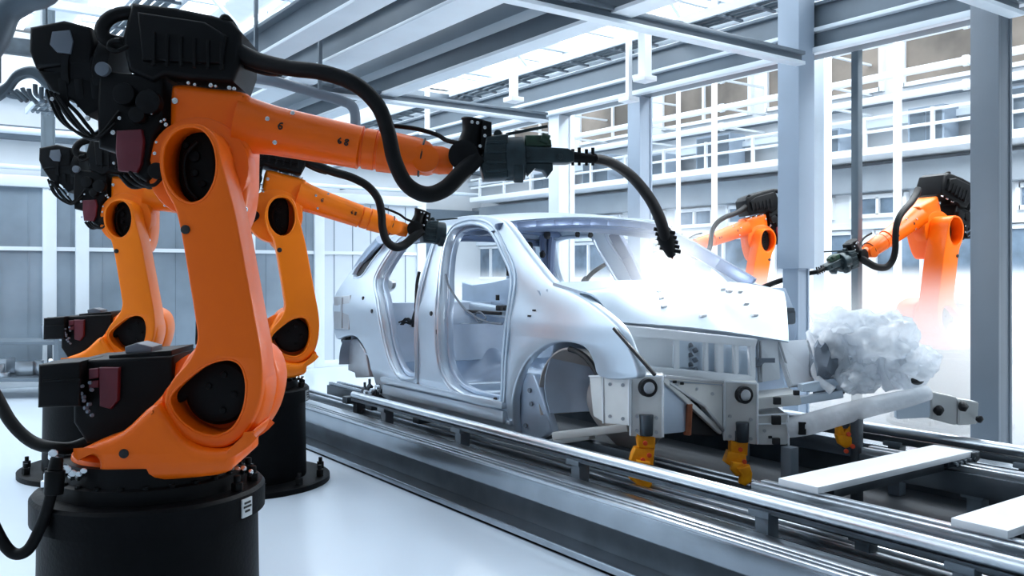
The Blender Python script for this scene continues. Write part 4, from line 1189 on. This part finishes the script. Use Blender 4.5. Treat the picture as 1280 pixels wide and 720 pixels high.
# ================================================================== the hall
M['floor'] = mat('pale_resin_floor', (0.58, 0.66, 0.745, 1), 0.30, 0, 0.15, 0.05, 0.6, 0.03, 3)
M['wallw'] = mat('white_wall_panel', (0.74, 0.77, 0.80, 1), 0.6, 0, 0, 0.03, 1.5)
M['sky_pane'] = mat('daylit_roof_glazing', (0.9, 0.95, 1, 1), 0.5, emit=(0.88, 0.95, 1.0, 1), estr=3.0)
M['winblue'] = mat('blue_grey_window_pane', (0.16, 0.22, 0.29, 1), 0.2, 0, 0, 0.45, 1.6, spec=0.6)
M['winbrown'] = mat('brown_grey_window_pane', (0.20, 0.165, 0.135, 1), 0.4, 0, 0, 0.5, 0.8)
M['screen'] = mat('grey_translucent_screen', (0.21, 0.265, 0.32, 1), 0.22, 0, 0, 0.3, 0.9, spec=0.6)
m = MB(); m.span((-14, -6, -0.1), (17, 24, 0.0)); struct(m.build('floor', M['floor']))

M['midgrey'] = mat('mid_grey_wall_paint', (0.30, 0.34, 0.38, 1), 0.6, 0, 0, 0.05, 2)
# right hand wall: bands of panel, windows, ledge, pipes
WX = 16.0
m = MB(); m.span((WX, -6, 0), (WX + 0.3, 24, 7.2)); struct(m.build('wall_right', M['wallw']))
def wband(n, z0, z1, m_, x=WX, th=0.06):
    b = MB(); b.span((x - th, -6, z0), (x + 0.02, 24, z1), 0.0); return struct(b.build(n, m_))
wband('trim_1', 3.02, 3.52, M['midgrey'], WX, 0.35)
wband('trim_2', 2.30, 2.42, M['beamlight'], WX, 0.2)
wband('trim_3', 4.22, 4.34, M['beamlight'], WX, 0.5)
wband('trim_4', 4.72, 4.80, M['beam'], WX, 0.3)
k = 0
for row, (z0, z1, mt, stp, wd) in enumerate(((1.28, 2.22, M['winblue'], 2.4, 1.9), (2.58, 2.92, M['winblue'], 1.6, 1.1), (5.05, 6.6, M['winbrown'], 3.2, 2.7))):
    Y = -4.0 + row * 0.5
    while Y < 23:
        k += 1
        b = MB(); b.span((WX - 0.03, Y, z0), (WX + 0.02, Y + wd, z1)); wn = struct(b.build('window_%d' % k, mt))
        f = MB()
        for (a0, a1, c0, c1) in ((Y - .06, Y + .02, z0 - .06, z1 + .06), (Y + wd - .02, Y + wd + .06, z0 - .06, z1 + .06), (Y, Y + wd, z0 - .06, z0 + .02), (Y, Y + wd, z1 - .02, z1 + .06), (Y + wd / 2 - .03, Y + wd / 2 + .03, z0, z1)):
            f.span((WX - 0.10, a0, c0), (WX + 0.01, a1, c1))
        f.build('window_frame', M['white'], wn)
        Y += stp
# back wall of the hall
m = MB(); m.span((-14, 24, 0), (17, 24.3, 7.2)); struct(m.build('wall_back', M['wallw']))
m = MB(); m.span((-14.3, -6, 0), (-14, 24, 7.2)); struct(m.build('wall_left', M['wallw']))
for i, (z0, z1, mt) in enumerate(((3.0, 3.4, M['beam']), (4.6, 4.9, M['beam']), (5.6, 5.75, M['beamlight']))):
    b = MB(); b.span((-14, 23.6, z0), (16, 24, z1)); struct(b.build('trim_%d' % (5 + i), mt))
for i in range(7):
    k += 1; x = -6 + i * 3.1
    b = MB(); b.span((x, 23.95, 1.2), (x + 2.3, 24.02, 2.6)); wn = struct(b.build('window_%d' % k, M['winblue']))
    f = MB(); f.span((x - .05, 23.9, 1.15), (x + 2.35, 23.97, 1.25)); f.span((x - .05, 23.9, 2.55), (x + 2.35, 23.97, 2.65)); f.span((x + 1.1, 23.9, 1.2), (x + 1.2, 23.97, 2.6)); f.build('window_frame', M['white'], wn)

# roof with glazed strips between purlins
ZR = 7.2
m = MB(); m.span((-14.3, -6, ZR + 0.12), (17, 24.3, ZR + 0.3)); struct(m.build('ceiling', M['white']))
n = k
for i in range(9):
    n += 1; x0 = -12.5 + i * 3.25
    b = MB(); b.span((x0, 5.0 if x0 < 3 else 1.5, ZR + 0.06), (x0 + 2.3, 24, ZR + 0.119)); wn = struct(b.build('window_%d' % n, M['sky_pane']))
    f = MB()
    for yy in (5, 7, 10, 13, 16, 19, 22): f.span((x0, yy, ZR - 0.02), (x0 + 2.3, yy + 0.12, ZR + 0.06))
    f.build('glazing_bar', M['beamlight'], wn)
# lattice girders under the roof
for i, Y in enumerate((7.5, 12.0, 17.0)):
    lab = ('nearest', 'middle', 'farthest')[i] + ' white lattice girder across the hall below the roof glazing'
    r = thing('roof_truss', (2, Y, 6.2), lab, 'roof truss', 'white roof trusses')
    b = MB(); b.span((-14, Y - 0.08, 6.9), (15.98, Y + 0.08, 7.1)); b.span((-14, Y - 0.08, 6.0), (15.98, Y + 0.08, 6.15)); b.build('chord', M['beamlight'], r)
    b = MB(); x = -14.0; up = True
    while x < 16:
        b.bar((x, Y, 6.1 if up else 6.95), (x + 0.9, Y, 6.95 if up else 6.1), 0.07, 0.07); up = not up; x += 0.9
    b.build('web_member', M['beamlight'], r)

# ------------------------------------------------------------------ overhead steel frame above the line
GZ = 3.28
def girder(name, a, b_, label, cat, h=0.24, w=0.18, mt='beam', group=None, flange=True):
    a = Vector(a); b_ = Vector(b_)
    r = thing(name, tuple((a + b_) / 2), label, cat, group)
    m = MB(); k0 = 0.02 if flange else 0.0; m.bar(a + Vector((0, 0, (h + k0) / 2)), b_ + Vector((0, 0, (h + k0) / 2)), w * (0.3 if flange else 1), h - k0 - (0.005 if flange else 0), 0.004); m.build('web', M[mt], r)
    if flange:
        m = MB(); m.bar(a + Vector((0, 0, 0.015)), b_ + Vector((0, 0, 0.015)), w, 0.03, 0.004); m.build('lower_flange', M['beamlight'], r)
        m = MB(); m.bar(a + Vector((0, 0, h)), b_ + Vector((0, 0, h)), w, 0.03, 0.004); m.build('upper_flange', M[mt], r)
    return r
GB = 'overhead steel beams'
y0g, y1g = -0.5, 15.5
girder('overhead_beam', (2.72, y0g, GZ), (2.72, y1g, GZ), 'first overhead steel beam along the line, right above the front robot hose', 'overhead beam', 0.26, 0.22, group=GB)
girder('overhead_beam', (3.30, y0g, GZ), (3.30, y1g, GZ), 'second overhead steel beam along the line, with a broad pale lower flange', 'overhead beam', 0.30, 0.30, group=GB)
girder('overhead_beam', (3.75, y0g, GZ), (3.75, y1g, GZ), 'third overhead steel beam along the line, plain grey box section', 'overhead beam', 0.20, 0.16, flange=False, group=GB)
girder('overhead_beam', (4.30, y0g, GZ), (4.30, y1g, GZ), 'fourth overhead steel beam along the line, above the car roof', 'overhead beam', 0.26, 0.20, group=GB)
r = girder('crane_girder', (6.74, y0g, GZ + 0.07), (6.74, y1g, GZ + 0.07), 'deep grey girder resting on the row of columns beyond the car', 'girder', 0.42, 0.16, group=None, flange=False)
m = MB(); m.span((6.58, y0g, GZ + 0.07), (6.66, y1g, GZ + 0.12), 0.004); m.span((6.60, y0g, GZ + 0.26), (6.67, y1g, GZ + 0.295), 0.004); m.build('rail_strip', M['beamlight'], r)
m = MB(); m.span((6.62, y0g, GZ + 0.49), (6.95, y1g, GZ + 0.52), 0.004); m.build('upper_flange', M['beam'], r)
girder('overhead_beam', (7.6, y0g, GZ + 0.35), (7.6, y1g, GZ + 0.35), 'overhead steel beam beyond the deep girder, half hidden above it', 'overhead beam', 0.24, 0.2, group=GB)
GT = 'overhead cross members'
for (Y, lab) in ((4.66, 'grey cross member over the car roof, ending at the wide column top'), (8.2, 'grey cross member behind the front robot tool, far over the car tail'), (2.9, 'short grey cross member at the top right beside the dark pole')):
    girder('cross_member', (2.72, Y, GZ - 0.07), (6.38, Y, GZ - 0.07), lab, 'cross member', 0.10, 0.10, group=GT, flange=True)
for (Y, lab) in ((6.4, 'thin grey cross member above the beams between the two lower ones'), (11.0, 'farthest thin grey cross member over the end of the line')):
    girder('cross_member', (2.0, Y, GZ + 0.595), (7.6, Y, GZ + 0.595), lab, 'cross member', 0.16, 0.12, group=GT, flange=False)
# cable trays with rungs
for (X, z, lab) in ((4.03, 3.56, 'cable tray with dark cables between the third and fourth overhead beam'), (2.05, 3.9, 'cable tray high above the front robot'), (6.95, 4.0, 'upper cable tray above the deep girder beyond the car')):
    r = thing('cable_tray', (X, 6, z), lab, 'cable tray', 'overhead cable trays')
    m = MB(); m.span((X - 0.22, y0g, z), (X - 0.19, y1g, z + 0.09)); m.span((X + 0.19, y0g, z), (X + 0.22, y1g, z + 0.09)); m.build('side_rail', M['beamlight'], r)
    m = MB(); Y = y0g
    while Y < y1g: m.span((X - 0.2, Y, z), (X + 0.2, Y + 0.04, z + 0.02)); Y += 0.4
    m.build('rung', M['beam'], r)
    m = MB()
    for i in range(4): m.tube([(X - 0.13 + 0.085 * i + 0.02 * math.sin(j * 2.1 + i), y0g + j * 1.0, z + 0.045 + 0.01 * math.sin(j * 1.3 + i)) for j in range(17)], 0.025, 8, 2)
    m.build('cable', M['coldark'], r)
# hangers from the roof
for (px, d, w_, lab) in ((642, 9.3, 0.07, 'white hanger rod over the middle of the car roof'), (786, 9.3, 0.05, 'white hanger rod just left of the thick one at the top'), (806, 8.3, 0.09, 'thick white hanger rod at the top behind the cross member'), (437, 12.8, 0.045, 'thin white hanger rod over the front robot forearm'), (534, 11.5, 0.05, 'white hanger rod behind the front robot wrist')):
    X, Y = at_d(px, 340, d).x, at_d(px, 340, d).y
    r = thing('hanger_rod', (X, Y, 5), lab, 'hanger rod')
    m = MB(); m.span((X - w_ / 2, Y - w_ / 2, 3.25), (X + w_ / 2, Y + w_ / 2, 7.32)); m.build('rod', M['white'], r)
    m = MB(); m.box((X, Y, 3.27), (0.16, 0.16, 0.05), None, 0.006); m.build('bracket', M['white'], r)

# ------------------------------------------------------------------ columns
def column(px, X, w_, label, mt='column', z1=GZ, flange=True, base=True):
    a, b = ray(px); d = X / a; Y = b * d
    r = thing('steel_column', (X, Y, 0), label, 'column')
    m = MB()
    if flange:
        t = w_ * 0.14
        g = 0.012
        m.span((X - w_ / 2 + g, Y - w_ / 2 + g, 0), (X + w_ / 2 - g, Y + w_ / 2 - g, z1), 0.004)
        for sx in (-1, 1): m.span((X + sx * (w_ / 2 - t / 2) - t / 2, Y - w_ / 2, 0), (X + sx * (w_ / 2 - t / 2) + t / 2, Y + w_ / 2, z1 - 0.001), 0.004)
    else:
        m.span((X - w_ / 2, Y - w_ / 2, 0), (X + w_ / 2, Y + w_ / 2, z1), 0.012)
    m.build('shaft', M[mt], r)
    if base:
        m = MB(); m.box((X, Y, 0.012), (w_ * 1.6, w_ * 1.6, 0.024), None, 0.004)
        for sx in (-1, 1):
            for sy in (-1, 1): m.cyl((X + sx * w_ * .65, Y + sy * w_ * .65, 0.02), (X + sx * w_ * .65, Y + sy * w_ * .65, 0.055), 0.018, seg=6)
        m.build('base_plate', M[mt], r)
    return r, Y
column(1239, 6.5, 0.20, 'wide grey steel column at the right edge, in front of the far robot', 'colgrey', z1=5.6)
r, Y = column(995, 6.5, 0.16, 'tall blue grey column rising just behind the car front corner', z1=5.6)
m = MB(); m.span((6.39, Y - 0.11, 1.48), (6.61, Y + 0.11, 5.6), 0.008); m.build('cladding', M['column'], r)
column(800, 6.74, 0.19, 'pale blue column behind the windshield opening, right of the torch neck', 'column', GZ + 0.07)
column(700, 6.74, 0.20, 'pale column behind the car roof, under the left part of the deep girder', 'beamlight', GZ + 0.07)
column(1071, 7.4, 0.075, 'slim dark pole between the two large columns', 'coldark', 3.9, False)
column(1028, 8.2, 0.14, 'white slender post directly right of the tall blue grey column', 'beamlight', 4.2, False)
column(893, 12.0, 0.08, 'thin white post in front of the window bands, left of the tall column', 'white', 6.8, False)
column(1122, 13.5, 0.10, 'thin white post in front of the upper windows, above the far robot', 'white', 6.8, False)
column(848, 13.0, 0.07, 'thin white post close right of the pale blue column', 'white', 6.8, False)
column(716, 13.0, 0.07, 'thin white post beyond the car roof, left of the pale blue column', 'white', 6.8, False)
column(60, 2.6, 0.22, 'dark grey column at the top left behind the robot motor', 'coldark', 7.0)
column(207, 4.4, 0.14, 'slim white column above the cable tray of the front robot', 'white', 7.0, False)
# pipe runs along the right wall
for i, (X, z, rad, lab) in enumerate(((14.6, 4.55, 0.07, 'white pipe run below the upper windows, lowest of three'), (14.6, 4.95, 0.07, 'white pipe run below the upper windows, middle of three'), (14.6, 5.55, 0.06, 'white pipe run crossing the upper windows, highest of three'))):
    r = thing('wall_pipe', (X, 8, z), lab, 'pipe', 'white pipe runs')
    m = MB(); m.cyl((X, -4, z), (X, 23, z), rad, seg=14); m.build('pipe', M['white'], r)
    m = MB(); Y = -3
    while Y < 23: m.cyl((X, Y, z), (X, Y + 0.08, z), rad * 1.35, seg=14); m.span((X, Y, z - 0.02), (WX - 0.004, Y + 0.06, z + 0.02)); Y += 2.6
    m.build('pipe_bracket', M['white'], r)
# grey conduit over the robots
r = thing('conduit', (2.4, 7, 3), 'grey conduit pipe with an elbow above the front robot forearm', 'conduit')
m = MB(); m.tube([at_d(296, 96, 7.5), at_d(340, 101, 7.5), at_d(400, 118, 7.6), at_d(430, 127, 7.7), at_d(440, 133, 7.7), at_d(444, 145, 7.7), at_d(444, 175, 7.7)], 0.045, 12, 6); m.tube([at_d(296, 96, 7.5), at_d(200, 84, 7.2), at_d(100, 70, 7.0)], 0.045, 12, 3); m.build('pipe', M['hosegrey'], r)
m = MB(); m.bar(at_d(400, 118, 7.6), at_d(400, 118, 7.6) + Vector((0, 0, 1.2)), 0.03, 0.03); m.bar(at_d(320, 98, 7.5), at_d(320, 98, 7.5) + Vector((0, 0, 1.2)), 0.03, 0.03); m.build('clip', M['beam'], r)

# ------------------------------------------------------------------ left: translucent safety screen
YS = 12.6
r = thing('safety_screen', (1.0, YS, 0), 'grey translucent safety screen with pale posts behind the two far robots', 'safety screen')
posts = [-6.2, -3.4, -0.9, 1.76, 2.14, 4.35, 5.42, 7.2]
for x in posts:
    b = MB(); b.span((x - 0.08, YS - 0.06, 0), (x + 0.08, YS + 0.06, 2.62), 0.008); b.build('post', M['beamlight'], r)
for a, b2 in zip(posts, posts[1:]):
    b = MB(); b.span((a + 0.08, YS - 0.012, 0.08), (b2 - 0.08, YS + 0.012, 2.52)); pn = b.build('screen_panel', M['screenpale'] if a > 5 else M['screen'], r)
    x = a + 0.25; st = MB()
    while x < b2 - 0.12: st.span((x, YS - 0.02, 0.1), (x + 0.012, YS - 0.012, 2.5)); x += 0.31
    st.build('strip_edge', M['screen'], pn)
b = MB(); b.span((posts[0], YS - 0.08, 2.52), (posts[-1], YS + 0.08, 2.66), 0.01); b.span((posts[0], YS - 0.05, 0.0), (posts[-1], YS + 0.05, 0.10), 0.01); b.span((posts[0], YS - 0.035, 1.72), (posts[-1], YS + 0.035, 1.77)); b.build('rail', M['beamlight'], r)
# work benches with loose shiny parts in front of the screen
for (px, d, w_, lab) in ((22, 10.3, 1.2, 'grey trolley with shiny metal parts at the left edge before the screen'), (112, 11.0, 0.7, 'small trolley with shiny metal parts left of the small robot')):
    p = at_d(px, 340, d)
    r = thing('parts_trolley', (p.x, p.y, 0), lab, 'trolley', rz=-YAW, local=True)
    b = MB(); b.span((-w_ / 2, -0.3, 0.62), (w_ / 2, 0.3, 0.66), 0.006); b.span((-w_ / 2, -0.3, 0.2), (w_ / 2, 0.3, 0.24), 0.006); b.build('shelf', M['beam'], r)
    for sx in (-1, 1):
        for sy in (-1, 1):
            b = MB(); b.span((sx * w_ / 2 - 0.02, sy * 0.28 - 0.02, 0.05), (sx * w_ / 2 + 0.02, sy * 0.28 + 0.02, 0.9)); b.cyl((sx * w_ / 2 - 0.015, sy * 0.28, 0.04), (sx * w_ / 2 + 0.015, sy * 0.28, 0.04), 0.04, seg=12); b.build('leg', M['beam'], r)
    rq = random.Random(px); b = MB()
    for i in range(16):
        x = rq.uniform(-w_ / 2 + .1, w_ / 2 - .1); y = rq.uniform(-0.22, 0.2); z = rq.choice((0.66, 0.24)); h = rq.uniform(0.05, 0.2)
        if i % 2: b.box((x, y, z + h / 2), (rq.uniform(.08, .2), rq.uniform(.05, .12), h), (0, 0, rq.uniform(0, 3)), 0.01)
        else: b.cyl((x, y, z), (x, y, z + h), rq.uniform(0.03, 0.07), seg=14, bev=0.006)
    s_ = b.build('metal_parts', M['steel'], r); s_['kind'] = 'stuff'
# dark hoses hanging at the top left corner
r = thing('hose_bundle', tuple(at_d(20, 80, 4.2)), 'dark hose bundle hanging at the left edge behind the robot motor', 'hose')
b = MB(); rq = random.Random(9)
for i in range(5):
    o_ = i * 3
    b.tube([at_d(-14, 118 + o_, 4.6), at_d(8, 108 + o_ * .6, 4.6), at_d(22, 92 + o_ * .5, 4.6), at_d(42, 87 + o_ * .6, 4.6), at_d(60, 96 + o_, 4.6), at_d(78, 112 + o_, 4.6)], 0.018, 10, 5)
for i in range(8): b.tube([at_d(4 + i * 8, 104 + rq.uniform(0, 10), 4.6), at_d(10 + i * 7, 116 + rq.uniform(0, 8), 4.6), at_d(22 + i * 6, 124 + rq.uniform(-4, 8), 4.6)], 0.012, 8, 4)
for px in (0, 58): q = at_d(px, 104, 4.6); b.tube([q, Vector((q.x, q.y, 5)), Vector((q.x, q.y, 7.32))], 0.006, 6, 2)
b.build('hose', M['coldark'], r)
r = thing('hose', tuple(at_d(10, 20, 4.0)), 'thick dark hose sweeping through the top left corner', 'hose')
b = MB(); b.tube([at_d(-60, 110, 4.0), at_d(-10, 55, 4.0), at_d(8, 16, 4.0), at_d(30, 0, 4.0), at_d(70, -30, 4.0), at_d(110, -200, 4.0), at_d(112, -700, 4.0), at_d(112, -1275, 4.0)], 0.06, 14, 6); b.build('hose_body', M['coldark'], r)

# fill lamps added out of view; the housings only dress the area lights
def fill_lamp(x, y, sx, sy, power, label):
    r = thing('fill_lamp', (x, y, 5.8), label, 'lamp')
    b = MB(); b.span((x - sx / 2 - 0.1, y - sy / 2 - 0.1, 5.76), (x + sx / 2 + 0.1, y + sy / 2 + 0.1, 5.84), 0.01); b.build('housing', M['white'], r)
    b = MB()
    for k in (-0.4, 0.4): b.cyl((x, y + k * sy, 5.8), (x, y + k * sy, 7.32), 0.02, seg=8)
    b.build('hanger', M['white'], r)
    l = bpy.data.lights.new('fill_light', 'AREA'); l.shape = 'RECTANGLE'; l.size, l.size_y = sx, sy; l.energy = power; l.color = (0.88, 0.95, 1.0)
    o = bpy.data.objects.new('fill_light', l); COL.objects.link(o); o.location = (x, y, 5.74)


fill_lamp(9.5, 3.5, 3.6, 9, 1500, 'added unseen fill lamp brightening the haze and floor beyond the car')
fill_lamp(2.0, 9.5, 6, 2.6, 380, 'added unseen fill lamp brightening the two robots near the car tail')
# dark cross beam and pipes at the back on the left
r = girder('cross_member', (-9, 18, 5.35), (2.45, 18, 5.35), 'dark cross beam meeting the dark grey column behind the front robot', 'cross member', 0.28, 0.2, 'raildark', GT, False)
for (z, rad, lab) in ((4.75, 0.08, 'upper pale pipe on the back wall above the safety screen'), (3.9, 0.06, 'lower pale pipe on the back wall above the safety screen')):
    r = thing('wall_pipe', (-3, 23.4, z), lab, 'pipe', 'pale pipes on the back wall')
    b = MB(); b.cyl((-13.5, 23.4, z), (15.5, 23.4, z), rad, seg=12); b.build('pipe', M['beamlight'], r)
    b = MB()
    for i in range(12): b.span((-13 + i * 2.4, 23.38, z - 0.03), (-12.94 + i * 2.4, 23.996, z + 0.03))
    b.build('pipe_bracket', M['beam'], r)

# gallery with a railing along the right wall
r = thing('gallery', (15.0, 8, 3.6), 'pale wall gallery with a white railing above the grey wall band', 'gallery')
b = MB(); b.span((14.9, -5, 3.62), (WX - 0.02, 23, 3.76), 0.01); b.build('deck', M['white'], r)
b = MB()
for z in (4.05, 4.3): b.cyl((14.95, -5, z), (14.95, 23, z), 0.03, seg=8)
b.build('railing', M['white'], r)
Y = -4.8
while Y < 23:
    b = MB(); b.span((14.92, Y - 0.03, 3.76), (14.98, Y + 0.03, 4.34)); b.build('post', M['white'], r); Y += 1.3
rq = random.Random(4)
for i in range(9):
    Y = 2 + i * 2.1 + rq.uniform(-.4, .4); h = rq.uniform(0.45, 0.8); q = rq.uniform(.5, 1.1)
    c = thing('cabinet', (15.3, Y, 3.76), ('%s grey cabinet on the wall gallery behind the railing' % ('first', 'second', 'third', 'fourth', 'fifth', 'sixth', 'seventh', 'eighth', 'ninth')[i]), 'cabinet', 'grey cabinets on the gallery')
    b = MB(); b.span((15.1, Y, 3.762), (15.6, Y + q, 3.76 + h), 0.01); b.build('case', M['column'], c)
    b = MB(); b.span((15.085, Y + .04, 3.80), (15.1, Y + q / 2 - .01, 3.72 + h), 0.003); b.build('door', M['beam'], c)
    b = MB(); b.span((15.085, Y + q / 2 + .01, 3.80), (15.1, Y + q - .04, 3.72 + h), 0.003); b.build('door', M['beam'], c)

# ================================================================== camera, world, light, view
cam = bpy.data.cameras.new('camera'); co = bpy.data.objects.new('camera', cam); COL.objects.link(co)
co.location = (0, 0, H); co.rotation_euler = (PI / 2, 0, -YAW)
cam.sensor_width = 36; cam.lens = FPX * 36 / 1280; cam.shift_y = -20 / 1280; cam.clip_start = 0.05; cam.clip_end = 200
SC.camera = co

w = bpy.data.worlds.new('world'); SC.world = w; w.use_nodes = True
bg = w.node_tree.nodes['Background']
bg.inputs['Color'].default_value = (0.72, 0.87, 1.0, 1); bg.inputs['Strength'].default_value = 0.30


def area(name, loc, rot, size, power, col=(0.88, 0.95, 1.0)):
    l = bpy.data.lights.new(name, 'AREA'); l.shape = 'RECTANGLE'; l.size, l.size_y = size; l.energy = power; l.color = col
    o = bpy.data.objects.new(name, l); COL.objects.link(o); o.location = loc; o.rotation_euler = rot
    return o


pl = bpy.data.lights.new('weld_arc', 'POINT'); pl.energy = 60; pl.shadow_soft_size = 0.06; pl.color = (0.92, 0.96, 1.0)
po = bpy.data.objects.new('weld_arc', pl); COL.objects.link(po); po.location = WELD + Vector((0, 0, 0.04))

# drifting weld haze over the floor beyond the car
hm = bpy.data.materials.new('weld_haze'); hm.use_nodes = True; nt = hm.node_tree; nt.nodes.clear()
out = nt.nodes.new('ShaderNodeOutputMaterial'); vs = nt.nodes.new('ShaderNodeVolumeScatter'); vs.inputs['Color'].default_value = (0.97, 0.985, 1, 1); vs.inputs['Anisotropy'].default_value = 0.2
geo = nt.nodes.new('ShaderNodeTexCoord'); sx = nt.nodes.new('ShaderNodeSeparateXYZ'); mr = nt.nodes.new('ShaderNodeMapRange'); mr.interpolation_type = 'SMOOTHSTEP'
mr.inputs['From Min'].default_value = 0.75; mr.inputs['From Max'].default_value = 1.55; mr.inputs['To Min'].default_value = 1.0; mr.inputs['To Max'].default_value = 0.0
nt.links.new(geo.outputs['Object'], sx.inputs[0]); nt.links.new(sx.outputs['Z'], mr.inputs['Value'])
nz = nt.nodes.new('ShaderNodeTexNoise'); nz.inputs['Scale'].default_value = 0.5; nz.inputs['Detail'].default_value = 1; nt.links.new(geo.outputs['Object'], nz.inputs['Vector'])
mu = nt.nodes.new('ShaderNodeMath'); mu.operation = 'MULTIPLY'; nt.links.new(mr.outputs['Result'], mu.inputs[0]); nt.links.new(nz.outputs['Fac'], mu.inputs[1])
mu2 = nt.nodes.new('ShaderNodeMath'); mu2.operation = 'MULTIPLY'; mu2.inputs[1].default_value = 2.6; nt.links.new(mu.outputs[0], mu2.inputs[0]); nt.links.new(mu2.outputs[0], vs.inputs['Density'])
nt.links.new(vs.outputs[0], out.inputs['Volume'])
m = MB(); m.span((6.9, -1.0, 0.0), (15.2, 12.4, 1.65)); hz = m.build('weld_haze', hm, None, (11, 6, 0))
tag(hz, 'white drifting weld haze lying over the floor beyond the car', 'haze', None, 'stuff')
# haze cloud added round the arc to imitate the bloom of its glare
sm = bpy.data.materials.new('arc_bloom'); sm.use_nodes = True; nt = sm.node_tree; nt.nodes.clear()
out = nt.nodes.new('ShaderNodeOutputMaterial'); vs = nt.nodes.new('ShaderNodeVolumeScatter'); vs.inputs['Color'].default_value = (0.97, 0.985, 1, 1)
tc = nt.nodes.new('ShaderNodeTexCoord'); ln = nt.nodes.new('ShaderNodeVectorMath'); ln.operation = 'LENGTH'; nt.links.new(tc.outputs['Object'], ln.inputs[0])
mr = nt.nodes.new('ShaderNodeMapRange'); mr.interpolation_type = 'SMOOTHSTEP'; mr.inputs['From Min'].default_value = 0.0; mr.inputs['From Max'].default_value = 0.7; mr.inputs['To Min'].default_value = 0.32; mr.inputs['To Max'].default_value = 0.0
nt.links.new(ln.outputs['Value'], mr.inputs['Value']); nt.links.new(mr.outputs['Result'], vs.inputs['Density']); nt.links.new(vs.outputs[0], out.inputs['Volume'])
m = MB(); m.blob((0, 0, 0), (0.76, 0.76, 0.76), 3, 0, 1, 0); hz = m.build('weld_bloom', sm); hz.location = WELD
tag(hz, 'added haze cloud giving the white glare round the welding spark over the hood', 'smoke', None, 'stuff')
SC.cycles.volume_bounces = 2; SC.cycles.volume_step_rate = 4.0; SC.cycles.volume_preview_step_rate = 4.0

SC.view_settings.view_transform = 'Standard'; SC.view_settings.look = 'None'
SC.view_settings.exposure = 0.0; SC.view_settings.gamma = 1.0; SC.view_settings.use_curve_mapping = False

for o in SC.objects:
    for k in ('_o', '_pivot'):
        if k in o: del o[k]
